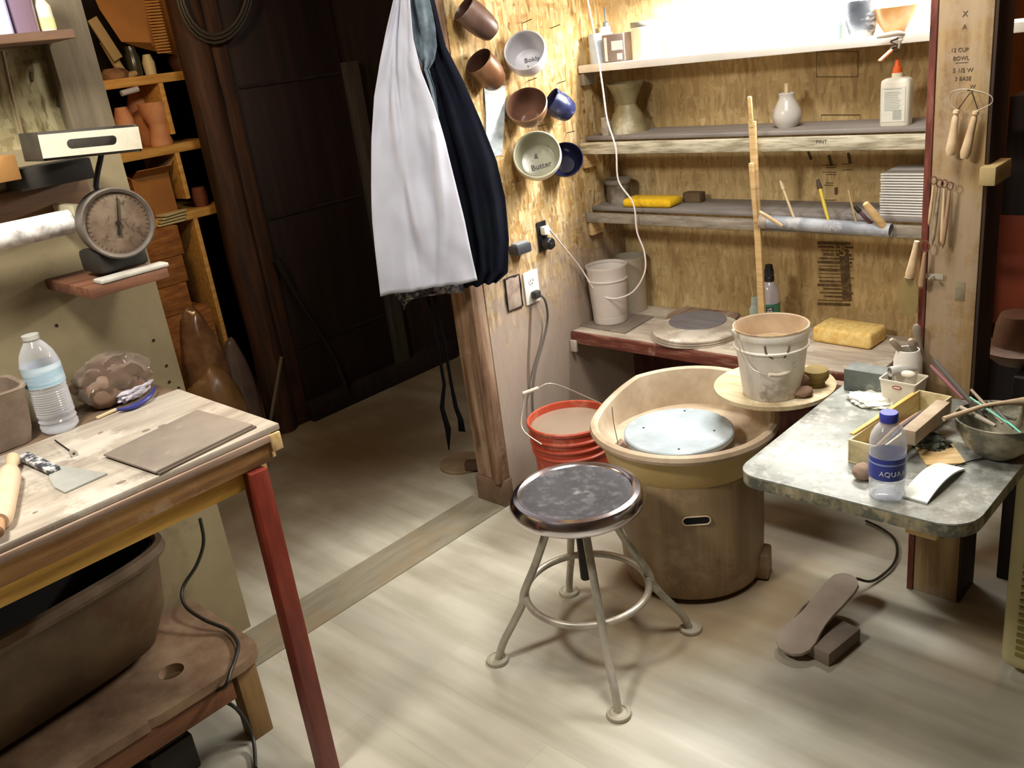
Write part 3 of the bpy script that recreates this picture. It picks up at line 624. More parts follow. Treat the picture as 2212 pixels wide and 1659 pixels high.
d = (C0-p); d.z = 0; d.normalize()
part('logo_patch', G().box(-.011, .011, -.010, .010, 0, .001, M=frame(V((0, 0, h*.40))+d*(r*1.01), d, V((0, 0, 1)).cross(d))), mat('black_patch', '101214', rough=.5), lb)
for s, dz in (('LIFE', .004), ('WTR', -.005)):
    text(s, .0085, frame(V((p.x, p.y, Z4+h*.40+dz))+d*(r*1.01+.0016), d, V((0, 0, 1)).cross(d)), mat('print_white', 'f2f2ee', rough=.6), lb)
# stick in a small bottle left of it
p = onZ(1632, 700, Z4); zt = zat(p, 640); r = rad(p, 24); h = zt-Z4
sj = thing('small_jar', 'small clear ridged jar with a thin stick beside the capped bottle', 'jar', V((p.x, p.y, Z4)))
part('jar_body', G().lathe([(0, 0), (r*.9, 0), (r, .006), (r, h*.55), (r*.7, h*.68), (r*.62, h*.7), (r*.7, h*.74), (r*.62, h*.78), (r*.7, h*.82), (r*.62, h*.86), (r*.68, h*.9), (r*.62, h), (r*.55, h)], 28), clear('jar_glass', 'd8e4dc', .4), sj)
q1 = onP(1620, 597, p, (FW.x, FW.y, 0)); q2 = p+V((0, 0, .05))
solo('thin_stick', G().tube([q1, q2], .0022, 8), wood_raw, 'thin stick standing in the small ridged jar', 'stick', q2, world=True)

# big sponge on the right end of the shelf
px0 = onZ(1825, 752, Z4+.0)
R_ = math.atan2(0, 1)
c = onZ(1823, 752, Z4+.02)
M = T(-1.135, 2.645, Z4+.0005) @ RZ(radians(-3))
solo('sponge', G().box(-.098, .098, -.058, .058, 0, .052, .012, seg=3), sponge_y, 'big thick yellow sponge on the right end of the low shelf', 'sponge', M)

# rack box / back splash at right: dusty grey box and rail
rail = solo('wooden_rail', G().box(-1.06, -.76, 2.215, 2.245, Z4-.02, Z4+.035, .003), mat('pinkish_rail', [(0, '7a6152'), (1, 'a8907f')], 5, rough=.8), 'dusty pinkish rail behind the round bat and white bucket', 'rail', V((-.9, 2.23, Z4)), world=True)
# ------------------------------------------------------------------ VERTICAL POST (right) and wall shelves
post_m = mat('pale_post_wood', [(0, '7d6242'), (.5, 'a08358'), (1, 'b8a075')], 4, (8, 8, .7), .7, bump=.15, dust=('a8937a', .48, 4, .7))
struct('trim_10', G().box(-.742, -.629, 2.17, 2.285, 0, 2.5, .003), post_m)
pst = bpy.data.objects['trim_10']
struct('trim_11', G().box(-.758, -.742, 2.166, 2.20, 0, 2.5, .002), mat('red_brown_strip', [(0, '3c1710'), (.5, '6b3024'), (1, '8d5a4a')], 8, (6, 6, 1), .7, bump=.2))
struct('trim_12', G().box(-.628, -.621, 2.172, 2.285, 0, 2.5, .002), mat('dark_post_side', [(0, '20130a'), (1, '3d2612')], 4, (6, 6, 1), .8))
def wood_shelf(zf0, zf1, zp, label, fm, pm, ysf=2.545):
    s = thing('wall_shelf', label, 'shelf', (-1.4, 2.65, zf0))
    part('shelf_board', G().box(XW+.003, -.80, 2.562, YB-.004, zp-.014, zp, .002), pm, s, world=True)
    if fm: part('front_edge', G().box(XW+.003, -.80, 2.522, ysf, zf0, zf1, .004), fm, s, world=True)
    part('bracket', G().box(XW+.003, XW+.022, 2.53, 2.60, zf0-.05, zf0-.001, .003), wood_raw, s, world=True)
    return s
distress = mat('distressed_paint', [(0, '6f6754'), (.35, '9d967f'), (.6, 'c9c3ae'), (1, 'ddd8c6')], 5, (1.5, 14, 14), .7, bump=.4, detail=9)
greylum = mat('clay_grey_lumber', [(0, '6b6358'), (.5, '8d8578'), (1, 'a49c8f')], 7, (2, 9, 9), .8, bump=.3)
platem = mat('shelf_plate_grey', [(0, '7b7571'), (1, '9a938e')], 4, (1, 6, 1), .75)
whites = mat('white_shelf', [(0, 'd8d3cb'), (1, 'eeebe6')], 4, (1, 6, 1), .6)
s1 = thing('wall_shelf', 'topmost white shelf on the back wall under the bright light', 'shelf', (-1.4, 2.65, 1.41))
part('shelf_board', G().box(XW-.0+.003, -.66, 2.555, YB-.004, 1.412, 1.437, .003), whites, s1, world=True)
part('bracket', G().box(XW+.003, XW+.022, 2.56, 2.62, 1.37, 1.411, .003), mat('grey_block', '8c8270', rough=.8), s1, world=True)
s2 = wood_shelf(1.140, 1.180, 1.196, 'second shelf on the back wall with a chipped painted front edge', distress, platem)
s3 = wood_shelf(.896, .930, .946, 'third shelf on the back wall with a clay-grey front edge', greylum, platem)
Z1, Z2, Z3 = 1.437, 1.196, .946
YS = 2.62

# vertical measuring stick leaning on the shelves
yS = 2.49
a = onZ(1650, 690, Z4); 
t0 = onY(1618, 210, 2.49); t1 = onY(1632, 375, 2.50); t2 = onY(1648, 680, 2.515); t2.z = Z4+.0005
ms = thing('measuring_stick', 'tall yellowish wooden stick standing upright against the shelves', 'stick', t2)
part('stick', G().bar(t2, onY(1625, 262, 2.495), .022, .012, .002, up=(0, 1, 0)), wood_raw, ms, world=True)
part('pointed_tip', G().bar(onY(1624, 275, 2.49), onY(1619, 208, 2.49), .013, .008, .003, up=(0, 1, 0)), wood_x, ms, world=True)
part('notched_block', G().bar(onY(1634, 480, 2.488), onY(1623, 352, 2.480), .014, .014, .002, up=(0, 1, 0)), wood_raw, ms, world=True)

# third shelf objects ----------------------------------------------------
def atS(px, py, z, y=None):  # point on a wall shelf top at given y row
    p = onZ(px, py, z) if y is None else onY(px, py, y)
    return V((p.x, p.y, z))
def vz(p, py): return zat(p, py)
p = atS(1338, 445, Z3, 2.66); zt = vz(p, 385); r = rad(p, 54); h = zt-Z3
j = thing('paint_tin', 'small paint-splashed grey tin at the left end of the third shelf', 'tin', p)
part('tin_body', G().lathe([(0, 0), (r*.95, 0), (r*.95, h*.75), (r, h*.77), (r*1.0, h*.8), (r*.96, h*.82)], 40), mat('splashed_tin', [(0, '3b342c'), (.5, '82796b'), (1, 'b6ad9c')], 18, rough=.6, detail=3), j)
part('lid', G().lathe([(r*.97, h*.80), (r*1.03, h*.82), (r*1.03, h*.96), (r, h), (0, h)], 40), mat('grey_lid', '97918a', rough=.5), j)
p = atS(1410, 450, Z3, 2.615)
M = T(p.x+.004, 2.608, Z3+.0005) @ RZ(radians(3))
solo('sponge', G().box(-.098, .098, -.045, .045, 0, .030, .012, seg=3), sponge_y2, 'long bright yellow sponge lying on the third shelf', 'sponge', M)
p = atS(1500, 440, Z3, 2.69)
solo('wooden_block', G().box(-.035, .035, -.02, .02, 0, .034, .004), mat('brown_block', [(0, '5d4a33'), (1, '80694b')], 6, rough=.8), 'small brown wood block right of the bright yellow sponge', 'block', p)
# pipe rack with tools
ya = 2.505
pa = onY(1650, 478, ya); pb = onY(1925, 498, ya)
rp = .020
pd = (pb-pa).normalized()
pr = thing('tool_pipe', 'horizontal grey metal pipe drilled to hold brushes along the third shelf', 'pipe', pa)
part('pipe', G().lathe([(rp*.85, 0), (rp, 0), (rp, (pb-pa).length), (rp*.85, (pb-pa).length), (rp*.8, .0)], 32, frame(pa, pd)), mat('grey_pipe', [(0, '6a707a'), (.5, '8b919b'), (1, 'b9bec6')], 9, rough=.55, metal=.1, dust=('c7c7c8', .56, 14, .7)), pr, world=True)
part('end_clamp', G().lathe([(rp*.9, -.012), (rp*1.12, -.012), (rp*1.12, .016), (rp*.9, .016)], 24, frame(pa, pd)), mat('tape_clay', [(0, '7c7062'), (1, 'b5a899')], 20, rough=.8, bump=.4), pr, world=True)
def tool(px0, py0, px1, py1, w, m, label, nm='brush', y0=2.50, y1=2.55, tip=None, cat='brush'):
    b = onY(px0, py0, y0); t = onY(px1, py1, y1)
    r = w/2*dep(b)/F
    o = thing(nm, label, cat, b)
    L_ = (t-b).length
    part('handle', G().lathe([(r*.7, -.0), (r, L_*.2), (r*1.0, L_*.7), (r*.8, L_*.97), (r*.5, L_), (0, L_)], 12, frame(b, t-b)), m, o, world=True)
    if tip: part('tip', G().lathe([(r*1.25, L_*.84), (r*1.35, L_*.9), (r*.9, L_*1.08), (0, L_*1.09)], 12, frame(b, t-b)), tip, o, world=True)
    return o
palew = mat('pale_brush_wood', [(0, 'bda67d'), (1, 'dccba6')], 10, rough=.6)
tool(1718, 478, 1688, 398, 6, palew, 'thin pale brush with fat tip, leftmost standing in the grey pipe', tip=palew)
tool(1790, 478, 1768, 395, 8, mat('yellow_pencil', [(0, 'b8a12a'), (1, 'd6c244')], 10, rough=.5), 'yellow pencil standing in the grey pipe', nm='pencil', cat='pencil', tip=mat('dark_tip', '3a2a1a', rough=.7))
tool(1835, 492, 1800, 450, 6, mat('grey_stick', '6e6455', rough=.7), 'short dark grey needle tool leaning in the grey pipe', nm='needle_tool', cat='tool', y1=2.52)
tool(1852, 490, 1832, 410, 5, mat('tan_stick', 'a28a5f', rough=.7), 'thin tan stick right of the yellow pencil', nm='thin_stick', cat='stick')
tool(1898, 500, 1850, 450, 8, mat('plum_stick', '4a2c34', rough=.6), 'dark plum coloured tool slanting in the grey pipe', nm='modeling_tool', cat='tool', y1=2.50, tip=iron)
tool(1915, 497, 1868, 438, 17, wood_raw, 'thick round dowel with pale end slanting out of the grey pipe', nm='dowel', cat='dowel', y1=2.47)
tool(1690, 488, 1640, 457, 9, handwood, 'hollow brown tube handle leaning at the left end of the pipe', nm='tube_handle', cat='tool', y0=2.47, y1=2.45)
# stack of plates/tiles behind the post
pl = onY(1908, 490, 2.60); pr_ = onY(2010, 490, 2.60)
x0 = pl.x; x1 = -.81
nT = 16; z = Z3+.0005; zt = zat(V((x0, 2.58, 0)), 372); dzt = (zt-Z3)/nT
tm = mat('white_tile', [(0, 'c9c8c4'), (1, 'dddcd8')], 5, rough=.35)
first = None
for k in range(nT):
    if first is None:
        first = solo('tile', G().box(-(x1-x0)/2, (x1-x0)/2, -.07, .07, 0, dzt*.62, .0012), tm, '', 'tile', V(((x0+x1)/2, 2.64, z)), group='white tiles stacked on the third shelf')
        o = first
    else:
        o = first.copy(); COL.objects.link(o); o.location = V(((x0+x1)/2+random.uniform(-.0015, .0015), 2.64+random.uniform(-.002, .002), z))
    o['label'] = ['white tile in the even stack at the right end of the third shelf', 'white tile topping the stack on the third shelf', 'white tile at the foot of the stack on the third shelf'][1 if k == nT-1 else 2 if k == 0 else 0]
    z += dzt
# second shelf: hourglass vase, chunk, bulb, glue
p = atS(1358, 283, Z2, 2.66)
zt = vz(p, 178); h = zt-Z2; k_ = dep(p)/F/2
g = G().lathe([(0, 0), (88*k_, 0), (84*k_, h*.10), (64*k_, h*.36), (43*k_, h*.52), (40*k_, h*.56), (47*k_, h*.66), (62*k_, h*.84), (80*k_, h), (76*k_, h), (58*k_, h*.82), (36*k_, h*.56)], 56)
solo('vase', g, mat('mossy_glaze', [(0, '5a4c36'), (.5, '857a58'), (1, 'b5ac88')], 5, rough=.45, dust=('d9d3bf', .55, 4, .5)), 'hourglass-shaped mossy green vase on the second shelf', 'vase', p)
p = atS(1308, 290, Z2, 2.575)
solo('wood_chunk', G().box(-.009, .009, -.009, .009, 0, .062, .002).box(.006, .018, -.008, .008, 0, .048, .002), mat('chipped_paint', [(0, '7c6f62'), (1, 'c4bbb0')], 14, rough=.8), 'short chipped white wood chunk left of the green vase', 'wood', p)
p = atS(1700, 270, Z2, 2.64); zt = vz(p, 180); h = zt-Z2; k_ = dep(p)/F/2
v = thing('bulb_vase', 'small white pear-shaped vase with a wooden peg in its neck, on the second shelf', 'vase', p)
part('vase_body', G().lathe([(0, 0), (40*k_, .0), (56*k_, h*.12), (63*k_, h*.26), (56*k_, h*.42), (38*k_, h*.60), (31*k_, h*.70), (34*k_, h*.77), (29*k_, h*.79), (20*k_, h*.76)], 40), mat('pearly_grey', [(0, 'a9a69e'), (1, 'd9d6d2')], 3, rough=.25), v)
part('peg', G().lathe([(9*k_, h*.7), (9*k_, h*.99), (7*k_, h), (0, h)], 12), palew, v)
# glue bottle
p = atS(1935, 268, Z2, 2.60); zt = vz(p, 128); h = zt-Z2; k_ = dep(p)/F/2; hw = 62*k_
v = thing('glue_bottle', 'white glue bottle with orange twist cap, back label facing out', 'bottle', p)
def rr2(a, b, n=6, r=.3):
    out = []
    for qx, qy, t0 in ((1, 1, 0), (-1, 1, 90), (-1, -1, 180), (1, -1, 270)):
        for i in range(n+1):
            t = radians(t0+90*i/n); out.append((qx*(a-r*b)+r*b*cos(t), qy*(b-r*b)+r*b*sin(t)))
    return out
secs = [(.97, .9, 0), (1, 1, .02), (1, 1, .55), (.99, 1, .66), (.93, .95, .70), (.72, .8, .725), (.36, .55, .735)]
part('bottle_body', G().loops([[(x, y, c*h) for x, y in rr2(hw*a, .022*b, r=.8 if a < .5 else .6)] for a, b, c in secs], capa=True, capb=True), mat('white_glue_plastic', 'e2e0d2', rough=.35), v)
part('neck', G().lathe([(.014, h*.73), (.014, h*.80), (.008, h*.805)], 24), mat('cream_neck', 'ece4d0', rough=.4), v)
part('cap', G().lathe([(.0125, h*.80), (.0115, h*.88), (.008, h*.90), (.006, h*.99), (0, h)], 24), mat('orange_cap', 'e2622a', rough=.4), v)
lb = part('back_label', G().box(-hw*.78, hw*.80, -.0235, -.0225, h*.07, h*.60), mat('label_pale', [(0, 'c9cbc2'), (1, 'd8d9d0')], 30, (1, 1, 30), .6), v)
g = G()
for i in range(14):
    zz_ = h*(.57-.025*i)
    if i == 1: continue
    g.box(-hw*.6, hw*(.3+.35*random.random()), -.0242, -.0236, zz_, zz_+h*.006)
for i in range(12): g.box(hw*(.0+.05*i), hw*(.02+.05*i), -.0242, -.0236, h*.10, h*.24)
part('fine_print', g, mat('grey_print', '8f938f', rough=.7), lb)
# wheel of second-shelf label text
text('PINT', .016, frame((-1.17, 2.5215, 1.166), (0, -1, 0), (1, 0, 0)), mat('pencil', '5b5348', rough=.8), s2.children[1] if len(s2.children) > 1 else s2, 'handwriting')

# top shelf objects
p = atS(1295, 140, Z1, 2.61)
def simple(prof, m, p, name, label, cat, seg=40): return solo(name, G().lathe(prof, seg), m, label, cat, p)
h = zat(p, 72)-Z1; r = rad(p, 38)
simple([(0, 0), (r, 0), (r, h), (r*.92, h), (r*.92, .01), (0, .01)], mat('pale_blue_cup', [(0, '9fb3c4'), (1, 'd5dde2')], 6, rough=.4), p, 'blue_tumbler', 'pale blue tumbler at the left end of the top shelf', 'cup')
p2 = atS(1312, 140, Z1, 2.69); h2 = zat(p2, 58)-Z1; r2 = rad(p2, 32)
bj = thing('brush_jar', 'white jar with a small upright brush behind the pale blue tumbler', 'jar', p2)
part('jar_body', G().lathe([(0, 0), (r2, 0), (r2, h2*.8), (r2*.8, h2*.85), (r2*.8, h2), (0, h2)], 32), mat('bluewhite', 'd9dee8', rough=.4), bj)
part('cap', G().lathe([(r2*.4, h2*.9), (r2*.4, h2*1.12), (r2*.15, h2*1.15), (r2*.15, h2*1.55), (0, h2*1.55)], 16, T(r2*.3, 0, 0)), mat('bluegrey_cap', '7e8390', rough=.4), bj)
p = atS(1338, 137, Z1, 2.60); h = zat(p, 72)-Z1; w = rad(p, 58)
bx = thing('tea_tin', 'square brown tin with pale paper patches on the top shelf', 'tin', p)
bod = part('tin_body', G().box(-w, w, -.03, .03, 0, h, .004), mat('brown_tin', [(0, '6f6058'), (1, '9a8b82')], 6, rough=.5), bx)
part('paper_patch', G().box(-w*.1, w*.9, -.0315, -.0305, h*.42, h*.75).box(w*.35, w*.8, -.0315, -.0305, h*.08, h*.3).box(-w*.75, -w*.5, -.0315, -.0305, h*.05, h*.9), mat('paper', 'f0eeea', rough=.7), bod)
p = atS(1400, 132, Z1, 2.63); h = zat(p, 45)-Z1; r = rad(p, 66)
gj = thing('glass_jar', 'wide clear jar with metal lid right of the brown tin', 'jar', p)
part('jar_body', G().lathe([(0, 0), (r, 0), (r, h*.85), (r*.9, h*.88)], 40), clear('warm_glass', 'f4ecd8', .5), gj)
part('lid', G().lathe([(r*.98, h*.86), (r*1.0, h*.88), (r*1.0, h*.98), (r*.97, h), (0, h)], 40), mat('dull_lid', '8f8b84', rough=.4, metal=.6), gj)
p = atS(1795, 90, Z1, 2.63); h = zat(p, 30)-Z1; r = rad(p, 52)
simple([(0, 0), (r*.9, 0), (r, h*.2), (r, h), (r*.9, h), (r*.85, .01)], mat('teal_tumbler', [(0, '8fb0bd'), (1, 'c4d6dc')], 5, rough=.3), p, 'tumbler', 'small pale teal tumbler on the right half of the top shelf', 'cup')
p = atS(1862, 82, Z1, 2.63); h = zat(p, 0)-Z1; r = rad(p, 76)
simple([(0, 0), (r*.6, 0), (r*.72, h*.1), (r*.95, h*.5), (r, h), (r*.92, h), (r*.85, h*.5), (r*.6, .01)], mat('slate_white_glaze', [(0, '343a44'), (.45, '596068'), (.55, 'd6dadd'), (1, 'eceeee')], 3, (1, 1, 3), .3), p, 'ceramic_cup', 'white ceramic cup with dark glaze blotches, left of the brown bowl', 'cup')
p = atS(1932, 76, Z1, 2.62); h = zat(p, 14)-Z1; r = rad(p, 88)
simple([(0, 0), (r*.45, 0), (r*.5, .006), (r*.78, h*.45), (r*.98, h), (r*.93, h), (r*.7, h*.4), (0, .012)], mat('brown_ochre_glaze', [(0, '8a5a35'), (.5, 'b98a55'), (1, 'd9b98a')], 5, rough=.3), p, 'ceramic_bowl', 'brown ochre glazed bowl at the right end of the top shelf', 'bowl')
# spring clamp on top shelf edge
p = onY(1925, 100, 2.555)
cl = thing('spring_clamp', 'orange-tipped spring clamp gripping the edge of the top shelf', 'clamp', p)
part('upper_jaw', G().tube([onY(1895, 80, 2.53), onY(1915, 76, 2.53), onY(1940, 72, 2.54), onY(1955, 74, 2.56)], [.004, .007, .007, .004], 10, smooth=3), mat('clamp_grey', 'b0aaa0', rough=.5), cl, world=True)
part('spring', G().tube([onY(1932+8*cos(k*.8), 82+k*2.0, 2.53+.006*sin(k*.8)) for k in range(16)], .0022, 6), iron, cl, world=True)
part('handle', G().bar(onY(1926, 108, 2.525), onY(1900, 132, 2.50), .016, .006, .002), mat('orange_rubber', 'e58a60', rough=.5), cl, world=True)
part('handle', G().bar(onY(1945, 85, 2.53), onY(1942, 105, 2.53), .010, .006, .002), mat('clamp_arm', '9b9386', rough=.5), cl, world=True)

# ------------------------------------------------------------------ printed marks on the back wall boards
stm = mat('stencil_ink', [(0, '4a3a22'), (1, '6b5632')], 12, rough=.9)
def mark(x0, y0, x1, y1, nm='printed_frame', w=1.6):
    a, b, c, d = [onY(*q, YB-.002) for q in ((x0, y0), (x1, y0), (x1, y1), (x0, y1))]
    part(nm, G().tube([a, b, c, d], .0012, 6, closed=True), stm, wb, world=True)
mark(1764, 112, 1853, 166); mark(1774, 248, 1858, 262)
g = G()
for (x0, y0, x1, y1) in ((1745, 325, 1752, 345), (1790, 335, 1796, 358), (1832, 330, 1836, 352)):
    g.bar(onY(x0, y0, YB-.002), onY(x1, y1, YB-.002), .008, .002, up=(0, 1, 0))
for yy in (357, 362, 372, 377, 395, 400, 432): g.bar(onY(1776+(yy % 3)*4, yy, YB-.002), onY(1800+(yy % 5)*3, yy, YB-.002), .0015, .0015, up=(0, 1, 0))
for yy in (355, 368): g.bar(onY(1818, yy, YB-.002), onY(1843, yy-2, YB-.002), .0015, .0015, up=(0, 1, 0))
g.bar(onY(1806, 420, YB-.002), onY(1806, 405, YB-.002), .009, .002, up=(0, 1, 0))
part('printed_arrow', g, stm, wb, world=True)
g = G()
random.seed(3)
for i in range(17):
    yy = 525+i*8.2; x0 = 1768+random.uniform(-3, 12) if i not in (0, 5, 11, 16) else 1766
    g.bar(onY(x0, yy, YB-.002), onY(1842+random.uniform(-8, 2), yy+2, YB-.002), random.choice((.0016, .005, .008)), .002, up=(0, 1, 0))
g.bar(onY(1822, 540, YB-.0015), onY(1830, 650, YB-.0015), .03, .002, up=(0, 1, 0))
part('printed_stamp', g, mat('stamp_ink', [(0, '3d2f1c'), (.5, '5a4629'), (1, '8a6f44')], 40, rough=.9), wb, world=True)
text('15', .05, frame(onY(1812, 543, YB-.0035), (0, -1, 0), (1, 0, 0)), mat('light_osb', 'a98850', rough=.9), wb, 'printed_number')

# ------------------------------------------------------------------ tools on the post
pf = 2.17
for k, (px, py, wd) in enumerate(((2060, 300, 34), (2092, 300, 34))):
    pass
tt = thing('ribbon_cutter', 'clay cutting wire looped between two carved wooden handles on the post nail', 'tool', onY(2098, 190, pf-.02))
for (ax, ay, bx_, by_) in ((2066, 238, 2053, 335), (2108, 240, 2083, 342)):
    a_ = onY(ax, ay, pf-.024); b_ = onY(bx_, by_, pf-.026); L_ = (b_-a_).length
    r_ = .0075
    part('handle', G().lathe([(0, -.002), (r_*.8, 0), (r_*.95, .006), (r_*.6, .010), (r_*.9, .016), (r_, L_*.3), (r_*1.35, L_*.7), (r_*1.55, L_*.88), (r_*1.1, L_), (0, L_+.002)], 24, frame(a_, b_-a_)), handwood, tt, world=True)
part('wire_loop', G().tube([onY(x, y, pf-.02) for x, y in ((2066, 238), (2052, 222), (2055, 200), (2075, 193), (2098, 194), (2125, 200), (2143, 210), (2140, 225), (2108, 240))], .0012, 8, smooth=4), steel, tt, world=True)
part('wire_cross', G().tube([onY(x, y, pf-.019) for x, y in ((2070, 236), (2085, 215), (2098, 200), (2105, 215), (2112, 236))], .001, 8, smooth=3), iron, tt, world=True)
solo('nail', G().tube([V((onY(2100, 195, pf).x, pf, onY(2100, 195, pf).z)), V((onY(2100, 195, pf).x, pf-.03, onY(2100, 195, pf).z+.004))], .0015, 8), iron, 'nail holding the two-handled clay wire on the post', 'nail', onY(2100, 195, pf), world=True)
inkp = mat('marker_ink', '5e4e3e', rough=.9)
for s, px, py, sz in (('X', 2085, 30, .016), ('A', 2084, 58, .014), ('12 CUP', 2073, 108, .0115), ('BOWL', 2076, 126, .0115), ('5 1/2 W', 2080, 152, .0125), ('3 BASE', 2080, 170, .0115), ('W', 2101, 187, .011)):
    text(s, sz, frame(onY(px, py, pf-.0006), (0, -1, 0), (1, 0, -.03)), inkp, pst, 'handwriting')
part('underline', G().bar(onY(2064, 136, pf-.0006), onY(2092, 134, pf-.0006), .0008, .0006, up=(0, 1, 0)), inkp, pst, world=True)
# bundle of small tools hanging on nails
m4 = [handwood, mat('mottled_handle', [(0, '6d6250'), (1, 'b0a083')], 40, rough=.7), mat('pale_handle', 'cdb591', rough=.6), mat('rose_handle', [(0, '8a6a52'), (1, 'b08f70')], 9, rough=.6)]
for k, (ax, ay, bx_, by_, w) in enumerate(((2017, 398, 2006, 490, 7), (2030, 405, 2014, 530, 9), (2040, 405, 2033, 532, 8), (2052, 410, 2036, 538, 10))):
    a_ = onY(ax, ay, pf-.014-.004*k); b_ = onY(bx_, by_, pf-.016-.004*k); L_ = (b_-a_).length; r_ = w/2*dep(a_)/F
    o = thing('loop_tool', ['slim brown loop tool, leftmost of the hanging row on the post', 'mottled grey loop tool hanging second in the row on the post', 'pale short loop tool hanging third in the row on the post', 'longest tan loop tool hanging last in the row on the post'][k], 'tool', a_, 'loop tools hanging on the post')
    part('handle', G().lathe([(0, 0), (r_*.5, .001), (r_*.7, L_*.2), (r_, L_*.6), (r_*.8, L_*.9), (0, L_)], 12, frame(a_, b_-a_)), m4[k], o, world=True)
    part('loop_head', G().tube([a_+V((.007*sin(t), -.001, .009-.009*cos(t)+.000)) for t in [i*2*pi/10 for i in range(10)]], .0016, 6, closed=True), rust, o, world=True)
# scraper paddle with handle at left of the post
a_ = onY(1981, 520, 2.15); b_ = onY(1965, 600, 2.15); L_ = (b_-a_).length
hp = thing('loop_scraper', 'wooden-handled scraper with large oval blade hanging at the post edge', 'tool', a_)
part('handle', G().lathe([(0, 0), (.006, .001), (.0065, L_*.2), (.009, L_*.6), (.0115, L_*.9), (.010, L_)], 20, frame(a_, b_-a_)), handwood, hp, world=True)
part('blade', G().prism([(V((onY(x, y, 2.15).x)-0 if False else onY(x, y, 2.15))).xz for x, y in ((1952, 598), (1942, 620), (1938, 640), (1943, 662), (1956, 680), (1970, 684), (1980, 676), (1984, 655), (1984, 625), (1978, 602))], -.0012, .0012, Matrix.Translation(V((0, 2.15, 0))) @ Matrix(((1, 0, 0, 0), (0, 0, 1, 0), (0, 1, 0, 0), (0, 0, 0, 1)))), mat('olive_blade', [(0, '6d5a34'), (1, '94804f')], 6, rough=.6), hp, world=True)
a_ = onY(1998, 545, 2.145); b_ = onY(1989, 625, 2.145); L_ = (b_-a_).length
hp = thing('ribbon_tool', 'narrow wooden ribbon tool hanging behind the oval scraper', 'tool', a_)
part('handle', G().lathe([(0, 0), (.004, .001), (.006, L_*.4), (.0075, L_*.9), (0, L_)], 16, frame(a_, b_-a_)), m4[3], hp, world=True)
part('loop_head', G().tube([a_+V((.009*sin(t), 0, .014-.014*cos(t))) for t in [i*2*pi/10 for i in range(10)]], .0018, 6, closed=True), rust, hp, world=True)
p = onY(2020, 595, pf)
solo('hook', G().tube([V((p.x, pf+.01, p.z)), V((p.x, pf-.04, p.z+.003))], .0024, 8).bar(V((p.x-.022, pf-.01, p.z)), V((p.x+.022, pf-.01, p.z+.001)), .003, .012), steel, 'flat metal hook plate sticking out of the post front', 'hook', V((p.x, pf, p.z)), world=True)
p = onY(2075, 625, pf)
part('worn_notch', G().box(p.x-.012, p.x+.010, pf-.001, pf+.002, p.z-.028, p.z+.018, .0005), mat('worn_hole', [(0, '4c4234'), (1, '8f8468')], 20, rough=.9), pst, world=True)
p = onY(2140, 375, 2.165)
solo('wooden_block', G().box(p.x-.018, p.x+.016, 2.145, 2.26, p.z-.024, p.z+.018, .003), mat('khaki_block', [(0, '8f7b52'), (1, 'b19b6c')], 5, rough=.7), 'khaki wood block fixed across the right side of the post', 'block', p, world=True)

# ------------------------------------------------------------------ WHEEL TABLE (right)
ZT = .60
tb0 = thing('side_table', 'small work table with dusty green top and rounded corners right of the wheel', 'table', (-.68, 1.85, 0))
def rc(cx, cy, r, a0, a1, n=8): return [(cx+r*cos(radians(a0+(a1-a0)*i/n)), cy+r*sin(radians(a0+(a1-a0)*i/n))) for i in range(n+1)]
fl = onZ(1617, 985, ZT); bl_ = onZ(1840, 825, ZT); f1 = onZ(1660, 1060, ZT); f2 = onZ(1990, 1128, ZT); f3 = onZ(2120, 1100, ZT); f4 = onZ(2212, 1000, ZT)
xl = -.925; yf = 1.56; xr = -.425
poly = rc(xl+.05, yf+.05, .05, 180, 270)+rc(xr-.08, yf+.07, .07, 270, 360)+[(xr, 2.15), (xl, 2.15)]
poly = [(x, y+(x-xl)*-.0) for x, y in poly]
part('tabletop', G().prism(poly, ZT-.004, ZT, bev=.001), tracing, tb0, world=True)
part('table_edge', G().prism([(x*.998-.0014, y) for x, y in poly], ZT-.030, ZT-.0045, bev=.001), tabedge, tb0, world=True)
part('wall_cleat', G().box(-.90, -.48, 2.11, 2.148, ZT-.075, ZT-.031, .003), old_dark, tb0, world=True)
part('support_brace', G().bar((-.68, 2.15, .22), (-.62, 1.80, ZT-.034), .04, .04, .003), mat('brown_leg', [(0, '3f2a17'), (1, '5a422a')], 4, (6, 6, 1), .8), tb0, world=True)
pk = onZ(2005, 1150, ZT-.05)
part('corner_block', G().box(-.560, -.500, 1.578, 1.61, ZT-.052, ZT-.031, .003), wood_x, tb0, world=True)

# things on it
def TZ(px, py, z=ZT): p = onZ(px, py, z); return V((p.x, p.y, z+.0006))
# grey splash box at the back-left
p = TZ(1893, 822)
c1 = onZ(1842, 826, ZT); c2 = onZ(1940, 840, ZT)
M = T((c1.x+c2.x)/2, 2.118, ZT+.0006)
hbx = zat(V((c1.x, c1.y, 0)), 763)-ZT
solo('dusty_box', G().box(-abs(c2.x-c1.x)/2, abs(c2.x-c1.x)/2, -.028, .028, 0, hbx*.72, .003), mat('grey_green_box', [(0, '40443f'), (.5, '5c605a'), (1, '777b74')], 9, rough=.7, dust=('b9bdb2', .56, 10, .6)), 'grey-green clay-flecked box at the back edge of the side table', 'box', M)
# clay slab / cloth white
p = TZ(1880, 868)
solo('clay_scrap', G().blob((0, 0, .006), .056, .045, .013, 11, .35, 2.2, 4, flat=.45), mat('dried_white_clay', [(0, 'b9b8ab'), (1, 'e3e2d8')], 14, rough=.85, bump=.5), 'irregular flat scrap of dried white clay on the side table', 'clay', p)
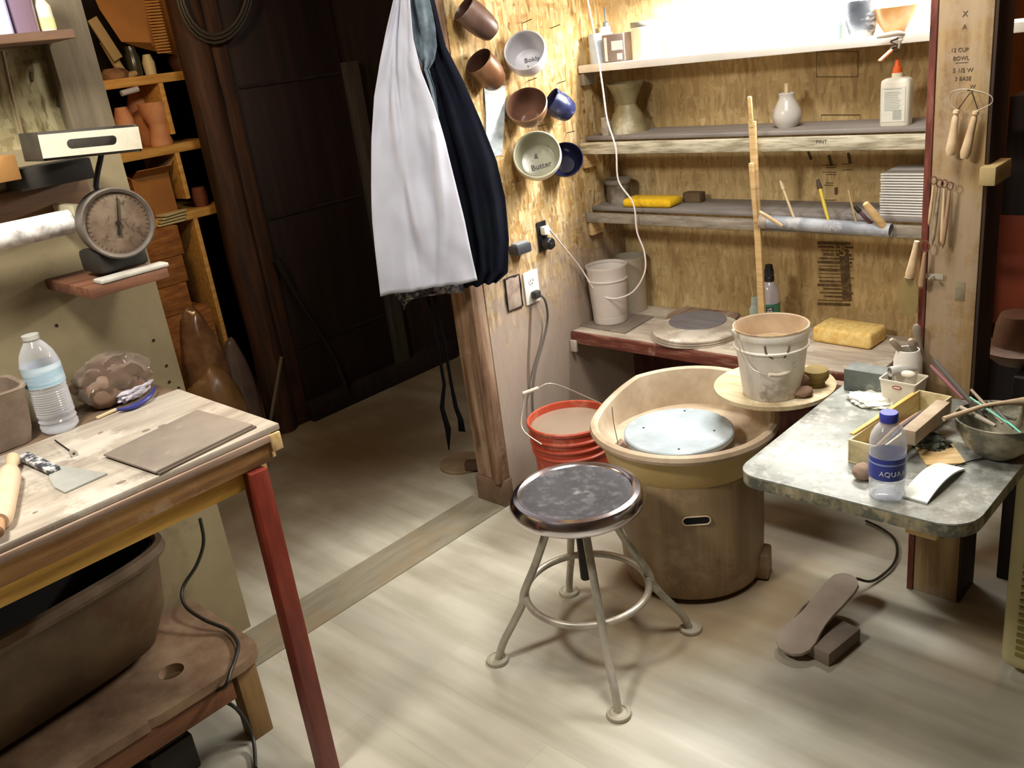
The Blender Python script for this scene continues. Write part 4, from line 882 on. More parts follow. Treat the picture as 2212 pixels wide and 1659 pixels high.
# white container with red logo
c1 = onZ(1913, 870, ZT); 
p = TZ(1950, 868); hh = zat(p, 818)-ZT
wc = thing('storage_bin', 'small cream plastic bin with a red oval logo at the back of the side table', 'bin', T(p) @ RZ(radians(-4)))
bd = part('bin_body', G().loops([[(x*a, y*a, z) for x, y in rr2(.045, .035, r=.2)] for a, z in ((.86, 0), (1, hh), (1.04, hh), (1.04, hh+.004), (.97, hh+.004), (.84, .004))], capa=True, capb=True), mat('cream_plastic', 'd6cdbb', rough=.45), wc)
M = wm(wc) @ frame((.0, -.0345, hh*.80), (0, -1, .1), (1, 0, 0))
lg_ = part('logo', G().lathe([(0, .0006), (.012, .0006), (.012, 0)], 24, M, 1, .42), mat('logo_red', '9c4436', rough=.5), bd, world=True)
part('logo_inner', G().lathe([(0, .0012), (.009, .0012), (.009, 0)], 24, M, 1, .26), mat('logo_cream', 'cdbfae', rough=.5), lg_, world=True)
# grey pipe, pale stone, cup, on/in the bin
zb = ZT+hh+.006
a_ = onZ(1922, 803, zb+.012); b_ = onZ(1968, 795, zb+.012)
solo('pipe_offcut', G().lathe([(.010, 0), (.0125, 0), (.0125, .065), (.010, .065), (.0098, .001)], 28, frame(a_, b_-a_)), mat('pipe_grey', [(0, 'a5a39e'), (1, 'cfcdc7')], 9, rough=.5), 'short grey pipe offcut lying across the cream bin', 'pipe', a_, world=True)
p = onZ(1962, 815, zb)
solo('pebble', G().blob((0, 0, .008), .018, .012, .009, 2, .08, 1.5, 3), mat('cream_pebble', 'd9cfbd', rough=.6), 'smooth cream pebble on the bin beside the pipe offcut', 'pebble', V((p.x, p.y, zb)))
p = onZ(1963, 805, zb-.02)
wj = thing('white_cup', 'white rounded cup holding wooden tools behind the cream bin', 'cup', V((-.775, 2.115, ZT+.001)))
qq = onP(1962, 765, (-.775, 2.115, 0), (FW.x, FW.y, 0))
wj.location = V((qq.x, qq.y, ZT+.001)); p = wj.location.copy(); hc_ = zat(p, 755)-ZT
part('cup_body', G().lathe([(0, 0), (.022, 0), (.030, .01), (.034, hc_*.5), (.033, hc_*.8), (.026, hc_), (.023, hc_), (.029, hc_*.8)], 36), mat('off_white_glaze', [(0, 'c9c3b8'), (1, 'e6e1d8')], 6, rough=.35, dust=('5a554d', .64, 14, .7)), wj)
for k, (ax, ay, bx_, by_, w, lb_) in enumerate(((1982, 800, 1925, 733, 15, 'long-handled wooden tool leaning left out of the white cup'), (1990, 790, 1966, 733, 15, 'blunt wooden tool standing in the middle of the white cup'), (1996, 780, 1978, 702, 17, 'tallest grey wooden tool behind the white cup'))):
    a_ = onP(ax, ay, p, (FW.x, FW.y, 0)); b_ = onP(bx_, by_, p, (FW.x, FW.y, 0)); L_ = (b_-a_).length; r_ = w/2*dep(a_)/F
    solo('wooden_tool', G().lathe([(0, 0), (r_*.4, 0), (r_*.5, L_*.4), (r_*.95, L_*.75), (r_, L_*.93), (r_*.6, L_), (0, L_+.001)], 14, frame(a_, b_-a_)), mat('grey_wood_tool%d' % k, [(0, '7d7060'), (1, 'a89a86')], 15, rough=.8), lb_, 'tool', a_, world=True)
# tool caddy: long open wooden/cream box
q = [TZ(1846, 1010), TZ(1830, 955)]
A1 = onZ(1835, 1035, ZT); A2 = onZ(1935, 1060, ZT)
fr_l = onZ(1838, 1010, ZT); 
cA = V((-.715, 1.70, ZT)); 
# corners from the picture (top rim height zc)
zc = ZT+.055
k1 = onZ(1832, 950, zc); k2 = onZ(1985, 842, zc); k3 = onZ(2048, 855, zc); k4 = onZ(1912, 965, zc)
dirL = (k2-k1).normalized(); L_ = (k2-k1).length; dW = (k4-k1); dW = (dW-dirL*dW.dot(dirL)); Wd = dW.length; dW.normalize()
M = frame(V((k1.x, k1.y, ZT+.0006)), (0, 0, 1), dirL)
sgn = 1 if (M.to_3x3() @ V((0, 1, 0))).dot(dW) > 0 else -1
caddy = thing('tool_caddy', 'long open cream wooden box full of tools in the middle of the side table', 'box', M)
cm = mat('cream_box_wood', [(0, 'a4936a'), (.5, 'c6b78c'), (1, 'd9cda7')], 4, (1, 8, 8), .6)
th = .005; w_ = Wd*sgn; hcd = .055
def sb(g, x0, x1, y0, y1, z0, z1, b=.001): return g.box(x0, x1, min(y0, y1), max(y0, y1), z0, z1, b)
part('bottom', sb(G(), 0, L_, 0, w_, 0, th), cm, caddy)
part('side_panel', sb(G(), 0, L_, 0, th*sgn, th, hcd), cm, caddy)
part('side_panel', sb(G(), 0, L_, w_-th*sgn, w_, th, hcd), cm, caddy)
part('end_panel', sb(G(), 0, th, th*sgn, w_-th*sgn, th, hcd), cm, caddy)
part('end_panel', sb(G(), L_-th, L_, th*sgn, w_-th*sgn, th, hcd), cm, caddy)
random.seed(5)
cols = [('6b4a33', 'dark brown stick lying along the left side inside the long box'), ('a4886a', 'tan stick lying in the middle of the long box'), ('3a2d38', 'black-handled tool lying inside the long box'), ('c7b79a', 'cream stick at the right inside the long box'), ('8a3f35', 'short red-handled tool at the far end inside the long box')]
for k, (c_, l_) in enumerate(cols):
    y = w_*(.2+.15*k); x0 = L_*(.1+.08*k if k < 4 else .6); x1 = L_*(.75+.04*k)
    solo('modeling_tool', G().tube([(x0, y, th+.006+.003*k), ((x0+x1)/2, y+.003, th+.012+.004*k), (x1, y+.004*sgn, th+.016+.005*k)], [.003, .005, .004], 10, smooth=3), mat('stick%d' % k, c_, rough=.6), l_, 'tool', M)
# yellow ruler leaning on the caddy's left side
a_ = onZ(1838, 928, ZT+.05); b_ = onZ(1948, 858, ZT+.056)
solo('wooden_ruler', G().bar(onZ(1840, 938, ZT+.058), onZ(1975, 850, ZT+.058), .010, .004, .001), yellow_wood, 'narrow yellow wooden strip lying along the rim of the long box', 'ruler', a_, world=True)
# second wooden block (wedge) across the right side of the caddy
a_ = onZ(1958, 940, ZT+.065); b_ = onZ(2035, 880, ZT+.065)
bkz = ZT+.062
p1_, p2_ = onZ(1962, 945, bkz), onZ(2038, 880, bkz)
solo('wooden_block', G().bar(p1_, p2_, .030, .034, .002), mat('grey_brown_block', [(0, '7c6a55'), (.5, 'a39077'), (1, 'cdbda3')], 6, rough=.75), 'squared grey-brown wood block lying over the right side of the long box', 'block', p1_, world=True)
# dark tools heap between caddy and bowl
p = TZ(2010, 965)
solo('clay_scrap', G().blob((0, 0, .01), .035, .028, .02, 21, .5, 2.5, 4, flat=.5), mat('dark_green_scrap', [(0, '2e3430'), (1, '5d6358')], 12, rough=.8, bump=.4), 'dark lumpy scrap between the long box and the tool bowl', 'clay', p)
# clay ball near the bottle
p = TZ(1862, 1035)
solo('clay_ball', G().blob((0, 0, .017), .020, .020, .019, 8, .12, 2, 3), mat('ball_brown', [(0, '7d6554'), (1, 'a48b78')], 10, rough=.85, bump=.3), 'brown clay ball left of the blue-capped bottle', 'clay', p)
# aqua bottle
b, p, r, h = bottle('water_bottle', 'clear water bottle with blue cap and blue label on the side table', 1915, 1068, ZT+.001, 76, 890,
    [(0, .03), (.5, .02), (.72, .0), (.92, .02), (.98, .06), (.93, .10), (.96, .13), (.98, .19), (.93, .22), (1, .25), (1, .52), (.95, .54), (1, .57), (1.0, .66), (.93, .74), (.72, .82), (.45, .88), (.38, .895), (.38, .93)], clearpl, None)
d = (C0-p); d.z = 0; d.normalize()
part('cap', G().lathe([(.47*r, h*.895), (.50*r, h*.90), (.50*r, h*.985), (.46*r, h), (0, h)], 32), mat('cobalt_cap', '3a3fa0', rough=.35), b)
lb = part('label_band', G().lathe([(1.015*r, h*.26), (1.018*r, h*.30), (1.018*r, h*.50), (1.015*r, h*.515)], 40), mat('cobalt_label', [(0, '27318c'), (1, '3b479f')], 6, (1, 1, 8), .35), b, label='blue wrap label')
for ang_, ch in ((-24, 'A'), (-7, 'Q'), (11, 'U'), (28, 'A'), (44, 'F')):
    dd = Matrix.Rotation(radians(ang_+8), 3, 'Z') @ d
    text(ch, .0145, frame(V((p.x, p.y, p.z+h*.345))+dd*(r*1.02+.0008), dd, V((0, 0, 1)).cross(dd)), mat('label_white', 'dfe4f2', rough=.5), lb)
part('label_stripe', G().lathe([(1.021*r, h*.44), (1.021*r, h*.46)], 40), mat('label_pale_blue', '8fa0d8', rough=.5), lb)
# curved white tile
c1, c2, c3, c4 = [onZ(a_, b_, ZT) for a_, b_ in ((1950, 1075), (2000, 1090), (2083, 1020), (2032, 1000))]
ctr = (c1+c2+c3+c4)/4; ax_ = ((c3+c4)-(c1+c2)).normalized(); Lx = ((c3+c4)-(c1+c2)).length/2; wd = ((c2-c1).length+(c3-c4).length)/2
M = frame(V((ctr.x, ctr.y, ZT+.001)), (0, 0, 1), ax_)
n = 14; top = []; bot = []
for i in range(n+1):
    t = -1+2*i/n; z = .016*(1-t*t); top.append((t*Lx/2, z+.004)); bot.append((t*Lx/2, z))
g = G().loops([[(x, -wd/2, z) for x, z in top+bot[::-1]], [(x, wd/2, z) for x, z in top+bot[::-1]]], capa=True, capb=True)
solo('curved_tile', g, mat('chalk_white', [(0, 'd9ddd2'), (1, 'eceee6')], 5, rough=.6), 'arched chalk-white tile lying at the front of the side table', 'tile', M)
# thin wire/stick near tile
solo('thin_stick', G().tube([onZ(2048, 1012, ZT+.004), onZ(2100, 995, ZT+.004), onZ(2160, 985, ZT+.004)], .0015, 6, smooth=3), iron, 'thin dark wire lying behind the arched white tile', 'wire', onZ(2100, 995, ZT), world=True)
# small flat wooden square near bowl
p = TZ(2030, 985)
solo('wood_offcut', G().box(-.04, .04, -.045, .045, 0, .004, .001), wood_x, 'thin tan wood square under the edge of the tool bowl', 'board', T(p) @ RZ(radians(35)))
# bowl with tools
p = TZ(2152, 982); zt = zat(p, 900); hB = zt-ZT; rB = rad(V((p.x, p.y, zt)), 178)
bowl = solo('ceramic_bowl', G().lathe([(0, 0), (rB*.35, 0), (rB*.45, .004), (rB*.72, hB*.3), (rB*.92, hB*.65), (rB, hB), (rB*.95, hB*1.0), (rB*.86, hB*.65), (rB*.6, hB*.25), (0, hB*.12)], 64), mat('speckled_dark_glaze', [(0, '3b3c33'), (.45, '5c5a4a'), (.6, '8a8570'), (1, 'b0aa92')], 16, (1, 1, 1), .5, detail=8), 'dark speckled bowl heaped with tools at the right of the side table', 'bowl', p)
zr = ZT+hB
bt = [((2038, 905), (2212, 868), 12, 'c4ab8c', 'wooden_spoon', 'long curved wooden ladle resting across the rim of the tool bowl', .014, .012, 'spoon'),
      ((2080, 862), (2010, 790), 9, '7d4a52', 'brush', 'rose-handled brush leaning out of the tool bowl to the upper left', -.0, .05, 'brush'),
      ((2130, 905), (2018, 778), 12, '57504a', 'brush', 'dark taped brush leaning out of the tool bowl', -.01, .085, 'brush'),
      ((2185, 920), (2095, 858), 5, '7fc6ae', 'paint_brush', 'thin mint green brush handle inside the tool bowl', .0, .03, 'brush'),
      ((2205, 935), (2150, 890), 5, '63c9b4', 'paint_brush', 'short turquoise stick at the right inside the tool bowl', .0, .01, 'brush'),
      ((2150, 920), (2075, 880), 12, '9a9080', 'modeling_tool', 'grey wooden modelling tool lying inside the bowl', .0, .012, 'tool'),
      ((2165, 915), (2098, 842), 8, '8b7d6a', 'modeling_tool', 'tan loop-tool handle leaning up from the middle of the bowl', .0, .035, 'tool'),
      ((2190, 925), (2135, 868), 9, '4d4a44', 'modeling_tool', 'dark round handle leaning up at the back of the bowl', .0, .02, 'tool'),
      ((2195, 905), (2120, 885), 14, '6a6a5c', 'modeling_tool', 'broad green-grey scraper lying inside the bowl', .002, .01, 'tool')]
for (a2_, b2_, w, c_, nm, lb_, z0, z1, ct) in bt:
    a_ = onZ(*a2_, zr+z0); b_ = onZ(*b2_, zr+z1); r_ = w/2*dep(a_)/F
    if nm == 'wooden_spoon':
        mid = (a_+b_)/2+V((0, 0, .010))
        g = G().tube([a_, a_*.7+b_*.3+V((0, 0, .006)), mid, a_*.2+b_*.8+V((0, 0, .006)), b_], [r_*.9, r_*.9, r_*.7, r_, r_*1.8], 12, smooth=5)
        solo(nm, g, mat('ladle_wood', [(0, '9a8468'), (1, 'c7b193')], 9, rough=.8), lb_, ct, a_, world=True)
    else:
        solo(nm, G().tube([a_, (a_+b_)/2, b_], [r_*.6, r_, r_*.8], 10, smooth=3), mat('tool_'+c_, c_, rough=.6), lb_, ct, a_, world=True)
# bundle standing right of post: dark/pink brush with holder
a_ = onZ(2090, 870, ZT+.03)

# ------------------------------------------------------------------ FOOT PEDAL
pc = onZ(1765, 1345, .06)
a_ = onZ(1715, 1385, .038); b_ = onZ(1820, 1262, .10)
pd_ = thing('foot_pedal', 'clay-dusted shoe-shaped foot pedal on the floor in front of the side table', 'pedal', V((pc.x, pc.y, 0)))
ax_ = (b_-a_); nrm = ax_.normalized().cross(V((ax_.y, -ax_.x, 0)).normalized());
if nrm.z < 0: nrm = -nrm
M = frame(a_, nrm, ax_); L_ = ax_.length
def shoe():
    pts = []
    L2 = L_+.05
    prof = [(-.040, 0), (-.037, .020), (-.024, .038), (-.002, .049), (.025, .050), (.055, .042), (.085, .036), (.12, .037), (.16, .040), (L_-.01, .042), (L_+.018, .037), (L_+.034, .022), (L_+.040, 0)]
    return [(x, y*.98) for x, y in prof]+[(x, -y*.98) for x, y in prof[-2:0:-1]]
pdm = mat('pinkish_clay_dust', [(0, '8f8174'), (1, 'aa9c8e')], 8, rough=.85)
part('treadle', G().prism(shoe(), -.008, .002, M, bev=.002), pdm, pd_, world=True)
base = frame(V((pc.x, pc.y, 0)), (0, 0, 1), V((ax_.x, ax_.y, 0)))
part('pedal_base', G().box(-.065, .075, -.078, .035, .001, .040, .004, base), mat('pedal_base_dust', [(0, '6d6156'), (1, '8d8073')], 8, rough=.85), pd_, world=True)
pw = onZ(1740, 1310, .05)
part('side_flap', G().bar(onZ(1722, 1330, .008), onZ(1742, 1302, .062), .028, .005, .001), pdm, pd_, world=True)
cp = [onZ(x, y, .012) for x, y in ((1850, 1268), (1885, 1255), (1925, 1225), (1938, 1195), (1932, 1165), (1905, 1142), (1870, 1125))]
cp[0].z = .04
solo('pedal_cord', G().tube(cp, .004, 8, smooth=6), cordblack, 'black cord looping from the foot pedal under the side table', 'cord', cp[1], world=True)

# ------------------------------------------------------------------ MUG WALL THINGS
def hung(px, py, w, n, L_, prof, m, name, label, cat, inner=None, parts=None, handle=False):
    """prof in units of opening radius (r) and length (z from 0 at the rim to -1 at the base)"""
    n = (n[0]*RT+n[1]*UP-n[2]*FW).normalized()
    p = onX(px, py, XW+.08); r = rad(p, w)
    for _ in range(4):
        ext = max(-(z*L_*n.x - a*r*sqrt(max(0, 1-n.x**2))) for a, z in prof)
        p = onX(px, py, XW+.003+ext); r = rad(p, w)
    M = frame(p, n, RT)
    o = thing(name, label, cat, M, 'pots hanging on the mug wall')
    outer = [(a*r, z*L_) for a, z in prof]
    inn = [(a*r*.92, z*L_*.95) for a, z in prof[::-1][1:]]
    part('pot_body', G().lathe(outer+[(.96*r, .003)]+[], 56), m, o)
    part('inside', G().lathe([(.96*r, .003)]+[(a*r*.93, max(z*L_, -L_*.93)) for a, z in prof[::-1] if a > .05]+[(0, -L_*.93)], 56), inner or m, o)
    if handle:
        hh_ = -1 if handle < 0 else 1
        part('handle', G().tube([V((hh_*r*.9*cos(handle if abs(handle) > 1.01 else 1), r*.9*sin(abs(handle)), -L_*.2)), V((0, r*1.5, -L_*.3)), V((0, r*1.55, -L_*.65)), V((0, r*.85, -L_*.85))], .006, 10, smooth=4), m, o)
    return o, M, r
bowlp = [(0, -1), (.45, -1), (.5, -.97), (.72, -.75), (.92, -.4), (1, -.05), (1, 0)]
mugp = [(0, -1), (.62, -1), (.80, -.9), (.95, -.65), (1.0, -.35), (.97, -.1), (1, 0)]
brown1 = mat('rose_brown_glaze', [(0, '3a2822'), (.5, '5c443b'), (1, '7d665a')], 8, rough=.4)
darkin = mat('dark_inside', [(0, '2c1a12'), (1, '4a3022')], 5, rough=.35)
hung(1003, 18, 62, (-.72, .42, .55), .115, mugp, brown1, 'ceramic_mug', 'rose-brown mug at the top of the wall, mouth to the upper left', 'mug', darkin)
hung(1034, 132, 66, (-.55, .42, .72), .10, mugp, mat('caramel_glaze', [(0, '4a3020'), (.5, '6f4a30'), (1, '96704e')], 9, rough=.3), 'ceramic_mug', 'caramel brown mug with pale lip hanging below the rose-brown mug', 'mug', darkin)
o, M, r = hung(1133, 108, 92, (-.22, .14, .96), .085, [(0, -1), (.6, -1), (.75, -.9), (.95, -.6), (1.02, -.3), (1, 0)], mat('white_bowl_glaze', [(0, 'c4bec4'), (1, 'e0dce0')], 5, rough=.25), 'ceramic_bowl', 'white bowl with handwriting inside, hung on the wall', 'bowl', mat('white_inner', [(0, 'b5b3b8'), (1, 'cfced2')], 5, rough=.25))
pen = mat('pencil_script', '55505a', rough=.8)
text('Bokly', r*.34, M @ T(r*.12, r*.12, -.077) @ RZ(.12), pen, o, 'handwriting'); text('Lys', r*.34, M @ T(r*.12, -r*.26, -.077) @ RZ(.12), pen, o, 'handwriting')
hung(1137, 226, 92, (-.22, .36, .9), .075, bowlp, mat('copper_glaze', [(0, '6a4a33'), (1, '946f52')], 10, rough=.3), 'ceramic_bowl', 'glossy copper brown bowl hung below the white one', 'bowl', mat('copper_inner', [(0, '4f3628'), (1, '735243')], 4, rough=.12))
hung(1190, 216, 56, (-.82, .40, .42), .085, mugp, mat('speckled_blue', [(0, '171b36'), (.65, '2b3158'), (1, '8f96ba')], 40, rough=.3), 'ceramic_mug', 'speckled blue mug hung right of the copper bowl', 'mug', mat('blue_inside', '1c1c34', rough=.3))
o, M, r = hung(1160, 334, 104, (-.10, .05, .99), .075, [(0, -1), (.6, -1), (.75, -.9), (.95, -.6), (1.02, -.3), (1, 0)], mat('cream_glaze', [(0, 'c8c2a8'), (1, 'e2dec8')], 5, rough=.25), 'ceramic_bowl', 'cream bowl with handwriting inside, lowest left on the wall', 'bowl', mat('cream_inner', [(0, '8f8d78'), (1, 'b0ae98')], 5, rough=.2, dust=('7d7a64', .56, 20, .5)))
text('Butter', r*.34, M @ T(r*.12, -r*.22, -.068) @ RZ(.25), pen, o, 'handwriting'); text('&', r*.3, M @ T(-r*.1, r*.2, -.068), pen, o, 'handwriting')
hung(1221, 344, 78, (-.12, .12, .98), .055, bowlp, mat('navy_glaze', [(0, '141428'), (1, '2c2a48')], 5, rough=.2), 'ceramic_bowl', 'dark navy bowl partly behind the cream bowl', 'bowl', mat('navy_inner', '181a32', rough=.12))
for k, (px, py) in enumerate(((1178, 73), (1117, 62), (1128, 187), (1190, 193), (1150, 285), (1210, 300))):
    a_ = onX(px+14, py-12, XW); b_ = a_+V((.045, -.01, .008))
    solo('nail', G().tube([a_-V((.005, 0, 0)), b_], .0013, 8), iron, ['nail above the right rim of the white bowl', 'nail above the left rim of the white bowl', 'nail above the copper bowl', 'nail above the blue mug', 'nail above the cream bowl', 'nail above the navy bowl'][k], 'nail', a_, world=True, group='nails in the mug wall')
# pale paper behind the aprons
c_ = [onX(x, y, XW+.002) for x, y in ((1045, 180), (1092, 185), (1085, 335), (1050, 340))]
g = G(); A_l = [[c_[0], c_[1]], [c_[0]*.6+c_[3]*.4+V((.006, 0, 0)), c_[1]*.6+c_[2]*.4+V((.003, 0, 0))], [c_[3], c_[2]]]
g.loops(A_l, closed=False)
solo('paper_sheet', g, mat('printed_paper', [(0, '8c9aa0'), (.4, 'c0ccd2'), (1, 'dfe8ec')], 14, (1, 1, 3), .6), 'pale blue-grey printed sheet pinned behind the aprons', 'paper', c_[0], world=True)
# black outlet with adapter
def wallM(px, py, tilt=0): p = onX(px, py, XW+.0005); return frame(p, (1, 0, 0), (0, -1, 0)) @ RZ(tilt)
# local x = -Y world, y = up?  frame: z=+X, x=-Y -> y = z cross x = X x -Y = -Z ; flip
def wallM(px, py, tilt=0): p = onX(px, py, XW+.0005); return frame(p, (1, 0, 0), (0, 1, 0)) @ RZ(tilt)
M = wallM(1170, 510, 0)
ou = thing('wall_outlet', 'black double wall outlet with a white plug and a black adapter', 'outlet', M)
part('cover_plate', G().box(-.024, .024, -.052, .052, 0, .006, .003), blackpl, ou)
ad_ = solo('power_adapter', G().lathe([(0, .035), (.017, .035), (.021, .030), (.021, 0), (0, 0)], 24, T(.004, -.026, .006)).box(-.010, .018, -.04, -.02, .03, .045, .004), mat('black_adapter', '1b1a1e', rough=.4), 'round black power adapter plugged into the lower black socket', 'adapter', M)
plg = M @ V((.006, .020, .012))
M_plug = M
# white outlet
M2 = wallM(1147, 620, 0)
ou = thing('wall_outlet', 'white double outlet cover with a dark plug in its lower socket', 'outlet', M2)
cv = part('cover_plate', G().box(-.037, .037, -.058, .058, 0, .006, .003), whitepaint, ou)
part('socket', G().lathe([(0, .0075), (.016, .0075), (.017, .006)], 24, T(0, .024, 0)), mat('socket_white', 'dedcd6', rough=.4), cv)
part('socket_slot', G().box(-.007, -.005, .020, .030, .007, .008).box(.005, .007, .020, .030, .007, .008).box(-.002, .002, .012, .016, .007, .008), blackpl, cv)
gc_ = thing('appliance_cable', 'grey cable with dark plug running down the wall from the white outlet', 'cable', M2)
part('plug', G().box(-.013, .018, -.040, -.012, .0065, .030, .006), mat('dark_grey_plug', '35322f', rough=.5), gc_, label='dark grey plug')
gp = M2 @ V((.018, -.03, .02))
pts = [gp, onX(1178, 650, XW+.03), onX(1183, 690, XW+.02), onX(1172, 740, XW+.015), onX(1158, 790, XW+.015), onX(1150, 850, XW+.02), onX(1152, 900, XW+.02)]
part('wire', G().tube(pts, .0042, 10, smooth=6), cordgrey, gc_, world=True)
pts = [onX(x, y, XW+.006) for x, y in ((1148, 662), (1146, 720), (1143, 790), (1145, 850))]
solo('wall_cable', G().tube(pts, .0028, 8, smooth=4), mat('clay_cable', '7d6a5a', rough=.8), 'thin brown cable fixed straight down the wall left of the grey cord', 'cord', pts[0], world=True)
# torn junction plate
M3 = wallM(1108, 632, 0)
jb = thing('junction_box', 'clay-caked old junction box plate left of the white outlet', 'plate', M3)
part('cover_plate', G().box(-.035, .035, -.055, .055, 0, .004, .001), mat('flaking_plate', [(0, '5b4c46'), (.4, '998678'), (1, 'bfae9f')], 14, rough=.8, bump=.4), jb)
g = G(); random.seed(9)
g.tube([(.036*cx_, .056*cy_, .004) for cx_, cy_ in ((-1, -1), (-1.05, -.3), (-.97, .4), (-1, 1), (-.2, 1.03), (.5, .97), (1, 1), (1.04, .3), (.97, -.5), (1, -1), (.2, -1.03))], [.002, .004, .0025, .004, .002, .0035, .002, .004, .0025, .004, .002], 8, closed=True)
g.bm.verts.ensure_lookup_table()
part('dark_edge', g, mat('dark_crust', '1f1818', rough=.8), jb)
# battery charger
pcg = onX(1112, 538, XW+.0)
M = wallM(1113, 535)
bc_ = thing('battery_charger', 'small dark grey battery charger fixed to the wall beside the dark apron', 'charger', M)
part('charger_body', G().box(-.035, .035, -.018, .014, 0, .045, .006), mat('charger_grey', '3b3d42', rough=.5), bc_)
part('top_cradle', G().box(-.028, .028, .012, .020, .008, .036, .003), mat('charger_light', '8b9096', rough=.5), bc_)
# white cord from above, looping down and back up to the outlet
cpx = [(1262, -40), (1275, 30), (1290, 110), (1302, 190), (1312, 260), (1330, 320), (1336, 390), (1368, 440), (1376, 500), (1392, 545), (1392, 590), (1365, 632), (1320, 645), (1285, 625), (1255, 580), (1215, 530), (1190, 498)]
pts = []
for i, (x, y) in enumerate(cpx):
    pts.append(onY(x, y, 2.50) if i < 10 else onY(x, y, 2.50-.012*(i-9)) if i < 15 else None)
pts = [q for q in pts if q is not None]; e_ = wallM(1170, 510) @ V((.012, .022, .03))
pts += [pts[-1].lerp(e_, .5)+V((0, 0, -.0)), e_]
cc = thing('charging_cable', 'white cable hanging in front of the shelves and looping up to the black outlet', 'cable', M_plug)
part('plug', G().box(-.014, .016, .006, .036, .0065, .03, .006), whitepaint, cc)
part('wire', G().tube(pts, .0030, 10, smooth=6), cordwhite, cc, world=True)

# ------------------------------------------------------------------ APRONS
def cloth(rows, P0, nrm, ncol=28, amp=.006, sub=5, seed=0, freq=9, folds=3.0, thick=True, extra=None):
    """rows: (py, xL, xR) picture outline on the vertical plane through P0; returns a draped sheet"""
    R = []
    for i in range(len(rows)-1):
        for k in range(sub): t = k/sub; R.append([rows[i][j]*(1-t)+rows[i+1][j]*t for j in range(len(rows[i]))])
    R.append(list(rows[-1])); L_ = []
    n = V(nrm).normalized()
    for i, q in enumerate(R):
        if len(q) == 3: y, xl, xr = q; yl = yr = y
        else: yl, xl, yr, xr = q
        line = []
        for k in range(ncol+1):
            s = k/ncol; px = xl+(xr-xl)*s; py = yl+(yr-yl)*s
            p = onP(px, py, P0, n); v = i/len(R)
            d = amp*(sin(s*folds*2*pi+seed+v*1.5)*(.3+v) + 1.6*noise.noise(V((s*3.1+seed, v*freq, seed)))+.9*noise.noise(V((s*7+seed, v*freq*2, 3.3+seed))))
            if extra: d += extra(s, v)
            line.append(p+n*d)
        L_.append(line)
    return G().loops(L_, closed=False)
nA = V((cos(radians(-52)), sin(radians(-52)), 0)); PA = V((-2.03, 1.80, 1.2))
wapr = mat('white_apron_cloth', [(0, 'aeafbb'), (1, 'c3c4cf')], 3, rough=.8, spec=.2)
def wr(s, v):   # diagonal creases
    return .020*math.exp(-((s-.35-.5*(v-.5))**2)/.004)*max(0, sin(pi*min(1, max(0, (v-.35)/.6)))) + .016*math.exp(-((s-.8+.6*(v-.7))**2)/.003)*(v > .5) - .012*math.exp(-((s-.4)**2)/.002)
rows = [(-160, 862, -160, 872), (0, 850, 0, 886), (80, 832, 85, 893), (140, 820, 150, 908), (210, 808, 220, 935), (300, 803, 310, 962), (400, 803, 400, 985), (480, 806, 480, 1004), (560, 814, 545, 1018), (640, 822, 606, 1031)]
o = solo('white_apron', cloth(rows, PA, nA, 40, .0065, 8, 1.3, 6, 2.2, extra=wr), wapr, 'long white apron hanging in front of the darker ones', 'apron', PA, world=True, ang=80)
o.modifiers.new('thickness', 'SOLIDIFY').thickness = .0015
# small strip completing the wavy hem (right lower corner)
PB = PA+nA*-.055
dapr = mat('dark_plaid_cloth', [(0, '0d0e16'), (.5, '11131f'), (1, '161f1d')], 7, (1, 1, 1), .95, spec=.1)
rows = [(-160, 905, -160, 915), (0, 900, 0, 938), (100, 905, 100, 963), (180, 915, 180, 1003), (260, 930, 262, 1038), (350, 950, 350, 1072), (430, 970, 430, 1090), (520, 990, 520, 1098), (580, 1000, 590, 1096), (622, 1000, 612, 1070)]
o = solo('dark_apron', cloth(rows, PB, nA, 30, .011, 8, 4.2, 3, 3.0), dapr, 'dark navy and green plaid apron hanging behind the white one', 'apron', PB, world=True, ang=80)
o.modifiers.new('thickness', 'SOLIDIFY').thickness = .0015
PCc = PA+nA*-.026
den = mat('grey_denim', [(0, '3a444c'), (.5, '566470'), (1, '70808a')], 25, rough=.85)
rows = [(-160, 880, -160, 905), (0, 872, 0, 928), (60, 880, 60, 940), (100, 892, 100, 944), (130, 905, 128, 938), (150, 912, 150, 925), (190, 925, 190, 940), (260, 945, 250, 946)]
o = solo('denim_apron', cloth(rows, PCc, nA, 20, .010, 8, 8.1, 3, 1.5), den, 'faded grey denim bundle hanging between the white and dark aprons', 'apron', PCc, world=True, ang=80)
o.modifiers.new('thickness', 'SOLIDIFY').thickness = .0015
PD = PA+nA*-.085
rows = [(500, 830, 500, 990), (600, 838, 600, 1010), (625, 842, 632, 1000), (650, 865, 636, 930), (672, 872, 640, 880)]
papr = o = solo('patterned_apron', cloth(rows, PD, nA, 16, .006, 5, 2.2, 5, 2), mat('patterned_grey', [(0, '2b2b30'), (.45, '45454a'), (.6, '85858a'), (1, 'a0a0a4')], 45, rough=.8, detail=2), 'grey patterned apron with black ties, its hem showing below the white one', 'apron', PD, world=True, ang=80)
